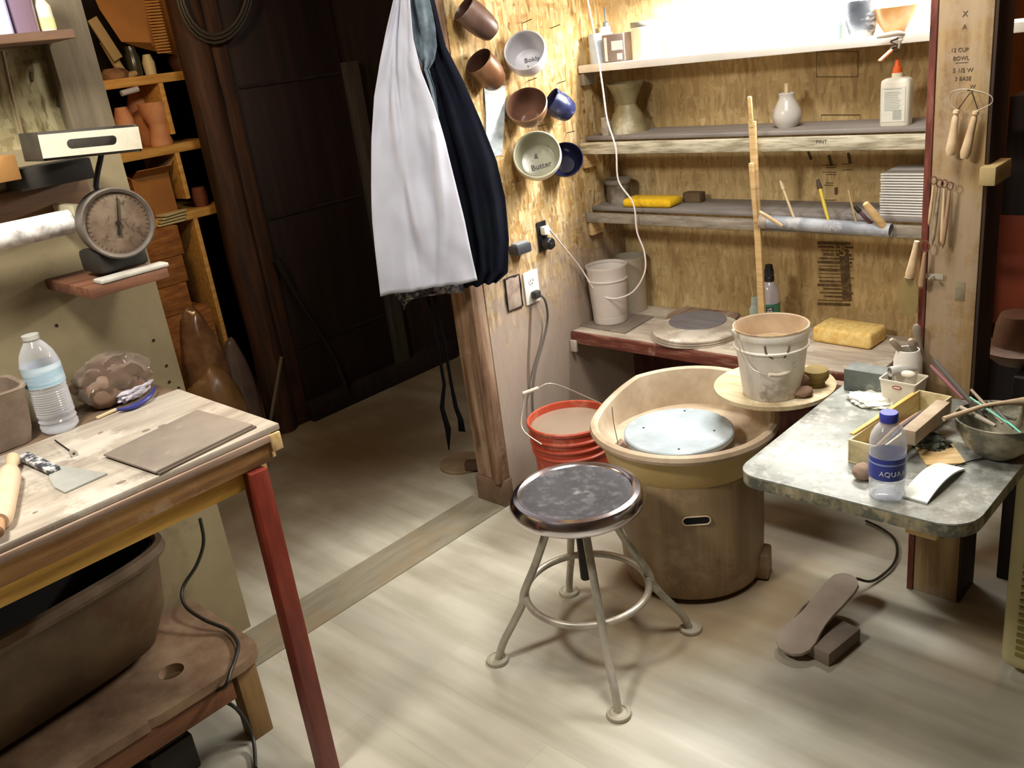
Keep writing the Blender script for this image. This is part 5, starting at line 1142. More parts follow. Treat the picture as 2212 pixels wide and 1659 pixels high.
# hanging ties
for k, pp in enumerate((((925, 640), (945, 740), (960, 830), (955, 880), (968, 925), (970, 972)), ((938, 640), (960, 740), (975, 830), (985, 880), (995, 905), (998, 932)))):
    pts = [onP(x, y, PD, nA) for x, y in pp]
    g = G(); w_s = [.004, .005, .006, .008, .011 if k == 0 else .010, .002 if k == 0 else .012]
    L1 = [p-RT*w for p, w in zip(pts, w_s)]; L2 = [p+RT*w+nA*.004 for p, w in zip(pts, w_s)]
    g.loops([L1, L2], closed=False)
    o = part('apron_tie', g, mat('black_tie', '0c0b0d', rough=.95, spec=.05), papr, world=True, label=['longer black apron tie ending in a point', 'shorter black apron tie with a blunt end'][k])
    o.modifiers.new('thickness', 'SOLIDIFY').thickness = .0012
solo('coat_hook', G().tube([V((-2.14, 1.93, 1.86)), V((-2.10, 1.86, 1.85)), V((-2.06, 1.82, 1.86)), V((-2.05, 1.81, 1.89))], .005, 10, smooth=4), iron, 'iron hook at the end of the mug wall holding the aprons', 'hook', V((-2.1, 1.9, 1.86)), world=True)

# bat and block on the doorway floor
p = onZ(1000, 1003, .0); r = rad(p, 100)
solo('wheel_bat', G().lathe([(0, .012), (r-.003, .012), (r, .009), (r, 0), (0, 0)], 56), mat('dusty_bat', [(0, '6b5640'), (1, '8f7a60')], 8, rough=.85), 'dusty brown round bat lying on the floor in the doorway', 'bat', V((p.x, p.y, .0005)))
p = onZ(1022, 1012, .013)
solo('wooden_block', G().box(-.028, .028, -.02, .02, 0, .032, .002), mat('dark_small_block', [(0, '3c2718'), (1, '5e4330')], 6, rough=.8), 'small dark wood block sitting on the bat in the doorway', 'block', T(p.x, p.y, .0132) @ RZ(radians(35)))

# ------------------------------------------------------------------ LEFT WORK TABLE
ZL = .86
wt = thing('work_table', 'wooden work table with dusty plank top and red leg at the lower left', 'table', (-1.8, .3, 0))
xf = -1.60; yR = .872
part('tabletop', G().box(-2.045, xf, -.9, yR, ZL-.014, ZL, .002), dusty, wt, world=True)
part('back_ledge', G().box(PX+.002, -2.046, -.9, yR-.01, ZL-.03, ZL-.001, .003), mat('ledge_brown', [(0, '4a3828'), (1, '75604b')], 6, rough=.8, bump=.2), wt, world=True)
part('top_strip', G().box(xf-.015, xf+.006, -.9, yR-.03, ZL-.030, ZL-.0145, .002), dusty_brown, wt, world=True)
part('apron_board', G().box(xf-.035, xf-.004, -.9, yR-.028, ZL-.075, ZL-.0305, .002), apron_wood, wt, world=True)
part('lower_rail', G().box(xf-.055, xf-.020, -.9, yR-.07, ZL-.118, ZL-.0755, .002), yellow_wood, wt, world=True)
part('end_board', G().box(-2.068, xf-.036, yR-.028, yR-.004, ZL-.085, ZL-.0145, .002), wood_x, wt, world=True)
part('corner_block', G().box(xf-.07, xf-.037, yR-.075, yR-.030, ZL-.110, ZL-.0765, .002), wood_x, wt, world=True)
part('corner_block', G().box(xf-.004, xf+.004, yR-.03, yR-.004, ZL-.055, ZL-.016, .001), wood_x, wt, world=True)
lt = onX(555, 1030, xf-.0); lb1 = onZ(714, 1659, 0)
lx, ly = -1.575, .77
part('leg', G().bar((-1.577, .774, 0), (-1.606, .795, ZL-.077), .042, .042, .003), red_paint, wt, world=True, label='red painted square leg')

def LZ(px, py, z=ZL): p = onZ(px, py, z); return V((p.x, p.y, z+.0006))
# two boards
q = [onZ(x, y, ZL) for x, y in ((226, 990), (338, 1028), (548, 925), (428, 893))]
g = G().prism([(p.x, p.y) for p in q], ZL+.0055, ZL+.0095, bev=.0006)
q2 = [(p.x+.006, p.y+.004) for p in q]
solo('hardboard_sheet', G().prism(q2, ZL+.0006, ZL+.0046), mat('dark_hardboard', [(0, '55473a'), (1, '6f6152')], 5, rough=.7), 'lower darker hardboard sheet under the grey one on the work table', 'board', V((q[0].x, q[0].y, ZL)), world=True)
solo('hardboard_sheet', g, hardboard, 'upper grey hardboard sheet lying on the work table', 'board', V((q[0].x, q[0].y, ZL+.005)), world=True)
# bolt/needle with ring
a_ = LZ(120, 955)+V((0, 0, .004)); b_ = LZ(160, 985)+V((0, 0, .006))
bo = thing('clay_needle', 'needle tool with round ferrule lying on the work table', 'tool', a_)
part('needle', G().tube([a_, b_], .0016, 8), iron, bo, world=True)
part('ferrule', G().lathe([(.003, -.004), (.0075, -.004), (.0075, .006), (.003, .006), (.003, -.004)], 20, frame(b_, (b_-a_)+V((.0, 0, .0)))), steel, bo, world=True)
# putty knife
sc_ = thing('scraper', 'clear plastic scraper with spotted dark grip lying on the work table', 'scraper', LZ(140, 1020))
c1 = [onZ(x, y, ZL+.004) for x, y in ((105, 1018), (128, 1005), (232, 1022), (140, 1063), (118, 1052), (107, 1035))]
part('blade', G().prism([(p.x, p.y) for p in c1], ZL+.001, ZL+.004), mat('grey_blade', [(0, '8e8f88'), (1, 'b5b5ac')], 6, rough=.25), sc_, world=True)
part('grip', G().bar(onZ(118, 1016, ZL+.008), onZ(50, 985, ZL+.010), .026, .012, .004), mat('spotted_grip', [(0, '25262a'), (.45, '4a4c52'), (.6, 'b5b5b5'), (1, 'cfcfcf')], 60, rough=.5, detail=2), sc_, world=True)
# rolling pin
a_ = onZ(-8, 1150, ZL+.022); b_ = onZ(28, 990, ZL+.022)
ax_ = (b_-a_); L_ = ax_.length; M = frame(a_, ax_)
rp_ = thing('rolling_pin', 'pale wooden rolling pin at the left edge of the work table', 'rolling pin', M)
part('roller', G().lathe([(0, L_*.12), (.016, L_*.12), (.021, L_*.16), (.022, L_*.25), (.022, L_*.70), (.020, L_*.76), (.014, L_*.82), (0, L_*.82)], 36), mat('pin_wood', [(0, 'c4a482'), (.5, 'dcc3a5'), (1, 'ead8bf')], 5, (1, 1, 1), .6, dust=('efe6d8', .55, 6, .6)), rp_)
part('handle', G().lathe([(.008, L_*.80), (.010, L_*.86), (.013, L_*.95), (.013, L_), (.009, L_*1.03), (0, L_*1.04)], 28), mat('pin_handle', 'cbb592', rough=.6), rp_)
part('handle', G().lathe([(.009, L_*.14), (.012, L_*.06), (.012, 0), (0, -.005)], 28), mat('pin_handle2', 'b98f6c', rough=.6), rp_)
# bottle on work table (left)
b, p, r, h = bottle('water_bottle', 'clear ribbed water bottle with pale blue label on the work table', 132, 925, ZL+.001, 82, 722,
    [(0, .02), (.6, .0), (.8, .0), (.94, .03), (.96, .07), (.90, .10), (.96, .12), (.90, .15), (.95, .18)] + [(v_, .20+.012*i) for i, v_ in enumerate([.95, .91]*10)] + [(.95, .46), (.92, .48), (.97, .50), (.97, .70), (.93, .74), (.82, .81), (.6, .88), (.40, .93), (.34, .945), (.34, .965)], clearpl, None)
part('cap', G().lathe([(.40*r, h*.95), (.42*r, h*.952), (.42*r, h*.995), (0, h)], 28), mat('cloudy_cap', 'b9b7b0', rough=.3), b)
part('label_band', G().lathe([(.985*r, h*.49), (.985*r, h*.70)], 40), mat('pale_blue_label', [(0, '7ba3b8'), (.5, 'b5cbd9'), (1, 'd8e2ea')], 4, (1, 1, 14), .4), b)
# clay bag
bag = clear('bag_plastic', 'bfae9c', .14, .12)
p = V((-2.125, .755, ZL+.0006))
cbg = thing('clay_bag', 'open plastic bag of brown clay leaning on the panel behind the work table', 'bag', p)
part('clay', G().blob((0, 0, .045), .050, .085, .060, 31, .12, 1.3, 4, flat=.8).blob((.02, -.03, .04), .035, .045, .048, 33, .1, 1.3, 4, flat=.8), mat('wet_clay', [(0, '5d4738'), (1, '846a56')], 5, rough=.6), cbg)
part('plastic_wrap', G().blob((0, 0, .052), .056, .09, .066, 35, .22, 2.6, 4, flat=.78), bag, cbg)
# blue scrunched bag + end
a_ = LZ(215, 905)+V((0, 0, .01)); b_ = LZ(320, 845)+V((0, 0, .02))
bb_ = thing('plastic_bag', 'twisted blue-edged clear plastic bag lying at the back of the work table', 'bag', a_)
part('bag_body', G().blob((0, 0, 0), .055, .018, .016, 41, .35, 2.2, 4, M=frame((a_*.25+b_*.75), (0, 0, 1), b_-a_)), clear('frosty_bag', 'd6d2de', .55, .3), bb_, world=True)
part('blue_edge', G().tube([LZ(255, 893)+V((0, 0, .008)), LZ(290, 885)+V((0, 0, .007)), LZ(325, 868)+V((0, 0, .012)), LZ(338, 850)+V((0, 0, .016))], [.003, .007, .006, .003], 10, smooth=4), mat('blue_film', '2f3274', rough=.4), bb_, world=True)
solo('wood_stick', G().bar(LZ(210, 907)+V((0, 0, .004)), LZ(252, 888)+V((0, 0, .004)), .007, .006, .001), palew, 'short pale stick touching the blue-edged plastic bag', 'stick', LZ(210, 907), world=True)
# wooden/stone trough at left edge
p = onZ(18, 950, ZL)
M = T(-2.0, .455, ZL+.001) 
tr = thing('mixing_trough', 'dusty grey-brown trough standing at the left edge of the work table', 'trough', T(-2.115, .455, ZL+.001))
tw = mat('trough_clay', [(0, '5e4f42'), (.5, '857464'), (1, 'a89888')], 6, rough=.85, bump=.2)
part('trough_body', G().loops([[(x*a*1.0, y*a, z) for x, y in rr2(.07, .10, r=.3)] for a, z in ((.8, 0), (.88, .03), (1, .12), (1.04, .125), (1.03, .13), (.93, .128), (.8, .03))], capa=True, capb=True), tw, tr)
# knots on the table boards
g = G()
for px, py, s_ in ((262, 1042, .006), (217, 935, .004), (316, 930, .006), (350, 920, .006), (76, 1107, .003)):
    p = onZ(px, py, ZL); g.lathe([(0, .0007), (s_, .0007), (s_*1.1, .0002)], 14, T(p), 1, 1.5)
part('knot', g, mat('knot_brown', '7d6f5f', rough=.8), [c for c in wt.children if c.name.startswith('tabletop')][0], world=True)

# ------------------------------------------------------------------ SCALE on the panel
Y0, Y1 = onX(150, 610, -1.99).y, onX(350, 590, -1.99).y
pbz = onX(250, 600, -1.96).z
br_ = thing('bracket_shelf', 'small reddish wooden bracket shelf on the panel under the scale', 'shelf', (PX, .7, pbz))
part('shelf_board', G().box(PX+.001, -1.955, Y0+.02, Y1-.0, pbz-.030, pbz-.006, .002), mat('reddish_board', [(0, '47291a'), (.5, '613b26'), (1, '7a5138')], 4, (8, 1, 8), .7), br_, world=True)
part('metal_edge', G().box(-1.995, -1.953, Y0+.05, Y1+.005, pbz-.0055, pbz+.004, .003), mat('pale_edge', [(0, '8f8a80'), (1, 'c9c5bb')], 8, rough=.5), br_, world=True)
sd = onX(255, 482, -1.98); rD = rad(sd, 148)
scl = thing('kitchen_scale', 'old round-dial weighing scale with white slotted pan frame on the bracket shelf', 'scale', V((-2.05, sd.y, pbz)))
Mx = frame(sd, V((1, -.18, .04)))
part('case', G().lathe([(rD*.9, -.07), (rD, -.065), (rD*1.02, -.004), (rD*1.03, .004), (rD*.98, .008), (rD*.90, .005), (rD*.88, -.002)], 56, Mx).lathe([(0, -.07), (rD*.9, -.07)], 56, Mx), mat('grimy_case', [(0, '3c342d'), (.6, '6b6258'), (1, 'a09a90')], 9, rough=.6, metal=.3), scl, world=True)
dl = part('dial', G().lathe([(0, .0), (rD*.90, .0)], 56, Mx), mat('rusty_dial', [(0, '3f2d20'), (.4, '5c4a3a'), (.7, '746552'), (1, '887a65')], 8, rough=.6, dust=[('3c281c', .55, 45, .8), ('a59a88', .60, 12, .5)]), scl, world=True)
g = G()
for i in range(40):
    t = 2*pi*i/40; g.box(rD*.78, rD*.85, -.0006, .0006, .0006, .0012, M=Mx @ RZ(t))
part('tick_marks', g, mat('dial_tick', '5b4a3c', rough=.8), dl, world=True)
part('needle', G().prism([(-.004, -rD*.35), (.004, -rD*.35), (.0015, rD*.1), (.001, rD*.75), (-.001, rD*.75), (-.0015, rD*.1)], .003, .005, Mx @ RZ(atan2(1, 0)-pi/2+.0)).lathe([(0, .006), (rD*.07, .006), (rD*.08, .001)], 16, Mx), iron, scl, world=True)
part('base_foot', G().box(-2.11, -2.00, sd.y-rD*.75, sd.y+rD*.75, pbz+.004, sd.z-rD*.72, .01), mat('black_body', [(0, '15130f'), (1, '2e2a24')], 6, rough=.6), scl, world=True)
tl, tr_, t3, t4 = onX(78, 290, -1.96), onX(297, 262, -1.96), onX(303, 325, -1.96), onX(98, 352, -1.96)
zc1 = (tr_.z+t3.z)/2; y0_, y1_ = (tl.y+t4.y)/2, (tr_.y+t3.y)/2
hh_ = abs(tl.z-t4.z)/2; cyy = (y0_+y1_)/2; lw = (y1_-y0_)/2
czt = ((tl+tr_+t3+t4)/4).z
part('stem', G().tube([V((-2.02, sd.y, sd.z+rD*.6)), V((-2.015, sd.y-.01, sd.z+rD*1.1)), V((-2.0, cyy+.03, czt-hh_)), V((-2.0, cyy+.03, czt-hh_+.01))], .006, 10, smooth=4), blackpl, scl, world=True)
# slotted front plate of the pan frame: ring of quads around a stadium slot
Mf = frame(V((-1.96, cyy, czt)), (1, 0, 0), (0, 1, 0)) @ RZ(radians(-4))
slot = [(x, y) for x, y in stad(lw*.42, hh_*.34, 8)]
def outer_pt(x, y):
    a = atan2(y/hh_, x/lw); c_, s_ = cos(a), sin(a); k = 1/max(abs(c_), abs(s_)); return (lw*c_*k, hh_*s_*k)
Ls = []
for z in (0, .006):
    Ls.append([Mf @ V((x, y, z)) for x, y in slot])
outp = [outer_pt(x, y) for x, y in slot]
g = G().loops([[Mf @ V((x, y, 0)) for x, y in slot], [Mf @ V((x, y, .006)) for x, y in slot], [Mf @ V((x, y, .006)) for x, y in outp], [Mf @ V((x, y, 0)) for x, y in outp], [Mf @ V((x, y, 0)) for x, y in slot]])
wpan = mat('chipped_enamel', [(0, 'aaa18c'), (.5, 'c9c1ad'), (1, 'd8d1be')], 8, rough=.4)
part('slotted_plate', g, wpan, scl, world=True)
g = G().box(-.0, .006, -hh_, hh_, -.10, 0, .001, M=Mf @ T(-lw, 0, 0)).box(-.006, 0, -hh_, hh_, -.10, 0, .001, M=Mf @ T(lw, 0, 0))
g.box(-lw, lw, -hh_, hh_, -.106, -.100, .001, M=Mf).box(-lw, lw, -hh_, -hh_+.004, -.10, 0, .0005, M=Mf)
part('pan_frame', g, mat('dark_tray', [(0, '25211c'), (1, '4a443a')], 6, rough=.6), scl, world=True)

# paper roll on a holder
a_ = onX(-60, 500, -2.10); b_ = onX(152, 478, -2.10); rR = rad(b_, 52)
a_.z = b_.z
pr = thing('paper_roll', 'roll of white patterned paper on a wooden holder fixed to the panel', 'paper roll', b_)
ax_ = (a_-b_); L_ = .6; 
part('roll', G().lathe([(0, 0), (.008, 0), (.009, -.001), (rR, 0), (rR, L_), (0, L_)], 40, frame(b_, (0, -1, 0))), mat('patterned_paper_roll', [(0, '8f8a86'), (.4, 'cfcac4'), (.6, 'ece8e2'), (1, 'f4f1ec')], 26, rough=.6, detail=3), pr, world=True)
part('end_bracket', G().box(PX+.001, -2.075, b_.y+.004, b_.y+.022, b_.z-rR*.9, b_.z+rR*1.3, .002), mat('bracket_cream', 'cbbf9f', rough=.7), pr, world=True)
# electric grinder/box above the roll (dark) and cardboard
p = onX(120, 390, PX+.03)
solo('dark_box', G().box(PX+.001, -2.11, onX(30, 370, -2.12).y, onX(200, 370, -2.12).y, onX(120, 400, -2.12).z, onX(120, 352, -2.12).z, .004), mat('blackish_box', [(0, '14120f'), (1, '2b2620')], 5, rough=.7), 'low black box fixed to the panel behind the scale pan', 'box', p, world=True)
p = onX(18, 355, -2.11)
solo('carton', G().box(PX+.013, -2.09, p.y-.12, onX(40, 360, -2.09).y, onX(20, 392, -2.09).z, onX(20, 335, -2.09).z, .002), cardboard, 'yellow-brown carton at the left edge, below the paler board', 'carton', p, world=True)
# small shelf upper-left with bottles
pz = onX(80, 75, -2.05).z
ls = solo('small_shelf', G().box(PX-.019, -2.05, -.6, onX(158, 75, -2.06).y, pz-.012, pz+.006, .002), mat('small_shelf_brown', [(0, '4e3626'), (1, '74553c')], 5, (8, 1, 8), .7), 'narrow brown shelf at the top left above the panel', 'shelf', V((PX, .6, pz)), world=True)
zz = pz+.0065
p = onX(98, 60, -2.10); 
bt_ = thing('paint_bottle', 'small cream bottle with a pale yellow label on the top left shelf', 'bottle', V((-2.10, onX(102, 60, -2.10).y, zz)))
part('bottle_body', G().lathe([(0, 0), (.017, 0), (.018, .004), (.018, .05), (.012, .06), (.010, .065)], 28), mat('cream_bottle', 'd5cdb5', rough=.4), bt_)
part('cap', G().lathe([(.011, .064), (.011, .085), (0, .086)], 24), whitepaint, bt_)
part('label_band', G().lathe([(.0185, .006), (.0185, .028)], 28), mat('yellow_label', 'd8cf8a', rough=.5), bt_)
solo('glass_tumbler', G().lathe([(0, 0), (.026, 0), (.028, .08), (.028, .10), (.0265, .10), (.025, .005)], 32), clear('purple_glass', '8b7484', .7), 'purple-brown tumbler left of the cream bottle on the top left shelf', 'glass', V((-2.10, onX(55, 60, -2.10).y, zz)))
solo('glass_tumbler', G().lathe([(0, 0), (.018, 0), (.020, .10), (.020, .12), (.0185, .12), (.017, .005)], 32), mat('lavender_glaze', 'c5c9f2', rough=.3), 'bright lavender tumbler at the left edge of the top left shelf', 'glass', V((-2.09, onX(6, 60, -2.09).y, zz)))
# slots in the pale board
g = G()
for (x0, y0, x1, y1) in ((124, 170, 125, 230), (68, 155, 70, 175)):
    g.bar(onX(x0, y0, PX-.018), onX(x1, y1, PX-.018), .007, .003, .001, up=(1, 0, 0))
part('slot', g, mat('slot_dark', '54482f', rough=.9), bpy.data.objects['wall_side_upper'], world=True)
solo('hanging_cable', G().tube([onX(x, y, PX-.008) for x, y in ((5, 110), (22, 190), (35, 240), (50, 300))], .004, 8, smooth=4), mat('taupe_cable', '7d6c4f', rough=.7), 'taupe cable hanging down the pale board at the left edge', 'cord', onX(5, 110, PX), world=True)

# ------------------------------------------------------------------ BENEATH THE WORK TABLE
ZN = .235
bn = thing('low_bench', 'low dusty wooden bench under the work table with a round hole in its top', 'bench', (-1.9, .3, 0))
bx0, bx1, by1 = -2.19, -1.80, .805
# top with a hole: build ring + rest
hc2 = onZ(370, 1450, ZN); rH = .030
outer = rc(bx1-.06, by1-.06, .06, 0, 90, 6)+[(bx0, by1), (bx0, hc2.y-.12), (bx1, hc2.y-.12)]
# ring mesh between hole and polygon: angular matching
NH = 40
ring = [(hc2.x+rH*cos(2*pi*i/NH), hc2.y+rH*sin(2*pi*i/NH)) for i in range(NH)]
def hitpoly(c, t, poly):
    best = None; dx, dy = cos(t), sin(t)
    for (x1_, y1_2), (x2_, y2_2) in zip(poly, poly[1:]+poly[:1]):
        ex, ey = x2_-x1_, y2_2-y1_2; den_ = dx*ey-dy*ex
        if abs(den_) < 1e-9: continue
        s = ((x1_-c[0])*ey-(y1_2-c[1])*ex)/den_; u = ((x1_-c[0])*dy-(y1_2-c[1])*dx)/den_
        if s > 0 and -1e-6 <= u <= 1+1e-6 and (best is None or s < best): best = s
    return (c[0]+dx*best, c[1]+dy*best)
outr = [hitpoly((hc2.x, hc2.y), 2*pi*i/NH, outer) for i in range(NH)]
g = G().loops([[(x, y, ZN-.025) for x, y in ring], [(x, y, ZN) for x, y in ring], [(x, y, ZN) for x, y in outr], [(x, y, ZN-.025) for x, y in outr], [(x, y, ZN-.025) for x, y in ring]])
g.box(bx0, bx1, -.8, hc2.y-.12, ZN-.025, ZN)
benchm = mat('bench_clay_dust', [(0, '4f3a28'), (.5, '7c624a'), (1, 'a38a6f')], 5, (1, 1, 1), .85, bump=.2)
part('bench_top', g, benchm, bn, world=True)
part('front_rail', G().box(bx1-.03, bx1-.005, -.8, by1-.10, ZN-.085, ZN-.026, .003), mat('bench_rail', [(0, '4c2d18'), (1, '7d5030')], 5, (8, 1, 8), .8), bn, world=True)
part('leg', G().box(-1.865, -1.812, .72, .775, 0, ZN-.026, .003), mat('bench_leg', [(0, '6e5230'), (1, '9c7a4c')], 4, (8, 8, 1), .75), bn, world=True)
# tub
tubm = mat('dark_tub', [(0, '3a2c1e'), (.5, '574530'), (1, '6f5c3e')], 4, rough=.6, dust=[('6b5a45', .55, 5, .6), ('5a3a20', .57, 3, .6)])
tcx, tcy = -2.035, .32
tub = thing('utility_tub', 'big dark clay-stained tub under the work table, on the low bench', 'tub', T(tcx, tcy, ZN+.001) @ RZ(radians(6)))
tp = lambda a, b: rr2(b, a, r=.55)
def tl_(k, kx, z, ox=0, n=64):
    return [(.13*kx*math.copysign(abs(cos(t))**.55, cos(t))+ox, .385*k*math.copysign(abs(sin(t))**.40, sin(t)), z) for t in [2*pi*i/n for i in range(n)]]
part('tub_body', G().loops([tl_(.74, .45, 0, -.035), tl_(.86, .72, .03, -.025), tl_(.95, .9, .13, -.008), tl_(1.0, 1.0, .30)], capa=True), tubm, tub)
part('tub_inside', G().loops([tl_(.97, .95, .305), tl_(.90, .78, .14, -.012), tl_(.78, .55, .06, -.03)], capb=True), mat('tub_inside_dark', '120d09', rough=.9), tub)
part('rim', G().loops([tl_(1.0, 1.0, .275), tl_(1.03, 1.10, .277), tl_(1.04, 1.15, .290), tl_(1.03, 1.10, .306), tl_(1.0, 1.0, .308), tl_(.975, .95, .30)]), mat('tub_rim', [(0, '4a3b2a'), (.5, '6d5a44'), (1, '8e7a62')], 7, rough=.65), tub)
# black cord
cpx = [(432, 1120, -2.12), (440, 1170, -2.12), (425, 1220, -2.12), (395, 1270, -2.12), (400, 1308, -2.08)]
pts = [onX(x, y, X_) for x, y, X_ in cpx]+[onZ(440, 1338, ZN+.03), onZ(490, 1360, ZN+.012), onZ(514, 1390, ZN+.012), onZ(508, 1425, ZN+.008), onZ(498, 1450, ZN+.006), onZ(478, 1480, ZN-.01)+V((.012, .004, 0)), onZ(455, 1500, .17), onZ(510, 1530, .12), onZ(545, 1590, .03), onZ(552, 1659, .01)]
solo('black_cord', G().tube(pts, .0048, 10, smooth=6), cordblack, 'thick black cord hanging behind the work table and over the low bench', 'cord', pts[0], world=True)
# dark blocks on floor under bench
p = onZ(355, 1600, .09)
solo('dark_crate', G().box(-.13, .05, -.06, .05, 0, .10, .006).box(-.12, .04, -.05, .04, .10, .106, .002), mat('charcoal_box', [(0, '23211d'), (1, '393630')], 5, rough=.7), 'charcoal grey box on the floor under the low bench', 'box', V((p.x-.0, p.y, .001)))
p = onZ(250, 1640, .07)
solo('dark_crate', G().box(-.10, .03, -.09, .03, 0, .09, .006).box(-.09, .02, -.08, .02, .09, .094, .002), mat('charcoal_box2', [(0, '1b1916'), (1, '302c26')], 5, rough=.7), 'darker box left of the charcoal one on the floor under the bench', 'box', V((p.x-.03, p.y-.02, .001)))
# torn bottom corner of the panel + stub
p = onX(558, 1345, PX)
solo('wall_stub', G().box(PX-.02, PX+.03, .83, .90, 0, .075, .003), mat('stub_wood', [(0, '8f7c4e'), (1, 'b3a070')], 5, rough=.75), 'pale wood stub on the floor at the foot of the panel', 'block', V((PX, .86, 0)), world=True)

# ------------------------------------------------------------------ BACKGROUND STORAGE
SX = -3.6
su = thing('storage_shelves', 'tall wooden storage shelving in the dark room behind the panel', 'shelves', (SX, 1.4, 0))
ym = mat('amber_pine', [(0, 'a97a35'), (.5, 'cc9a4e'), (1, 'e0b468')], 5, (10, 1, 10), .6)
zsh = [onX(418, 150, SX).z, onX(440, 300, SX).z, onX(460, 444, SX).z]
for i, z in enumerate(zsh):
    part('shelf_board', G().box(SX-.40, SX, .6, 1.97, z-.035, z, .002), ym, su, world=True)
g_ = [(345, 165, 375, 290, SX), (383, 315, 405, 430, SX), (418, 455, 490, 735, SX)]
for (x0, y0, x1, y1, X_) in g_:
    a_, b_ = onX(x0, y0, X_), onX(x1, y1, X_); yy = (a_.y+b_.y)/2
    zt_ = a_.z; zb_ = b_.z if y1 < 700 else .02
    part('upright', G().box(SX-.30, SX-.002, yy-.010, yy+.010, zb_, zt_, .002), ym, su, world=True)
part('back_panel', G().box(SX-.42, SX-.405, .6, 1.97, 0, 2.2), mat('shelf_back_dark', '1a0f08', rough=.9), su, world=True)
# pots on middle bay
def SXp(px, py, z, dx): p = onX(px, py, SX+dx); return V((SX+dx, p.y, z+.0006))
def pot(px, pyb, pyt, w, zi, prof, m, name, label, dx=-.12, cat='pot', grp=None):
    z = zsh[zi]; p = onX(px, pyb, SX+dx); p = V((p.x, p.y, z+.0006)); h = zat(p, pyt)-z; r = rad(p, w)
    return solo(name, G().lathe([(a*r, c*h) for a, c in prof], 36), m, label, cat, p, group=grp)
pot(326, 295, 200, 76, 1, [(0, 0), (.7, 0), (.8, .05), (1, .35), (1, .5), (.8, .8), (.62, 1), (.55, 1), (.7, .7)], terra, 'clay_pot', 'tall rounded terracotta pot with scored rings on the storage shelf', dx=-.22)
pot(346, 296, 222, 60, 1, [(0, 0), (.75, 0), (.8, .08), (.55, .48), (.6, .52), (.95, .8), (1, 1), (.9, 1), (.5, .5)], terra, 'clay_pot', 'waisted terracotta goblet right of the tall pot', dx=-.05)
pot(276, 290, 232, 42, 1, [(0, 0), (.8, 0), (1, .3), (.95, .7), (.6, 1), (.5, 1)], terra, 'clay_pot', 'small orange pot left of the tall rounded one')
a_ = onX(262, 202, SX+.02); b_ = onX(298, 192, SX+.02)
part('pull_bar', G().tube([a_, b_], .011, 14), mat('grey_white_bar', 'b9b9bf', rough=.4), su, world=True, label='short grey-white bar')
# open cardboard box on lower bay
z = zsh[2]; pA = onX(342, 428, SX-.02); 
cb_ = thing('cardboard_box', 'open cardboard box with raised flaps on the storage shelf', 'box', V((SX-.12, pA.y, z+.0006)))
cbm = mat('carton_orange', [(0, '8a5a28'), (1, 'b27a3c')], 4, rough=.85)
part('box_body', G().box(-.10, .10, -.09, .07, 0, .003).box(.097, .10, -.09, .07, .003, .17).box(-.10, -.097, -.09, .07, .003, .17).box(-.097, .097, -.09, -.087, .003, .17).box(-.097, .097, .067, .07, .003, .17), cbm, cb_)
part('flap', G().bar((.10, -.01, .17), (.16, -.01, .20), .003, .15, up=(0, 1, 0)), cbm, cb_)
part('flap', G().bar((0, -.09, .17), (0, -.15, .225), .19, .003), cbm, cb_)
part('flap', G().bar((0, .07, .17), (0, .115, .225), .19, .003), mat('flap_pale', 'a98c5c', rough=.85), cb_)
solo('brown_tray', G().box(-.08, .02, -.05, .04, 0, .05, .004), mat('rust_tray', 'a05a2c', rough=.8), 'orange-brown tray left of the open cardboard box', 'tray', SXp(300, 425, z, -.02))
pot(432, 425, 405, 34, 2, [(0, 0), (.8, 0), (1, .5), (.8, 1), (0, 1)], mat('dull_red_clay', '6e3a22', rough=.8), 'clay_lump', 'small dull red lump right of the open cardboard box', dx=-.06, cat='clay')
# top shelf clutter: cardboard cone, jars, funnel
z = zsh[0]
conem = mat('corrugated_card', [(0, '8a5a28'), (1, 'b7803f')], 30, (1, 1, 6), .85)
p = SXp(330, 130, z, -.16)
c0 = onX(190, -60, SX-.02); 
cn = thing('cardboard_cone', 'big slanting sheet of torn corrugated cardboard at the top of the storage shelves', 'cardboard', onX(350, 120, SX-.05))
g = G().loops([[onX(180, -60, SX-.02), onX(300, -60, SX+.03), onX(420, -60, SX-.05)], [onX(215, 20, SX-.02), onX(310, 20, SX+.03), onX(412, 30, SX-.05)], [onX(262, 90, SX-.02), onX(325, 92, SX+.02), onX(400, 96, SX-.05)], [onX(305, 104, SX-.05), onX(340, 112, SX-.01), onX(385, 120, SX-.06)]], closed=False)
part('sheet', g, mat('slanted_card', [(0, '7e5426'), (1, 'a97438')], 3, rough=.85), cn, world=True)
g = G()
for i in range(22):
    y = -20+i*6.4; x = 306+i*1.6
    g.bar(onX(x, y, SX+.036), onX(x+30, y-3, SX+.034), .004, .004, up=(1, 0, 0))
part('corrugation', g, mat('corrugation_dark', 'c9904a', rough=.9), cn, world=True)
pot(291, 145, 100, 28, 0, [(0, 0), (.9, 0), (1, .1), (1, .7), (.8, .8), (.8, 1), (0, 1)], mat('green_black_jar', '3a3a2c', rough=.25), 'dark_jar', 'shiny dark jar on the top storage shelf', dx=-.06, cat='jar')
pot(322, 142, 118, 26, 0, [(0, 0), (.9, 0), (1, .6), (.6, 1), (0, 1)], mat('cream_cup', 'c9b98c', rough=.5), 'cream_cup', 'small cream cup right of the shiny dark jar', dx=-.05, cat='cup')
solo('plaster_strip', G().bar(onX(198, 40, SX+.01), onX(255, 128, SX+.01), .04, .012, .002, up=(1, 0, 0)), mat('grey_tan_strip', '9c865c', rough=.8), 'slanting pale strip of board left of the corrugated cardboard', 'board', onX(200, 60, SX), world=True)
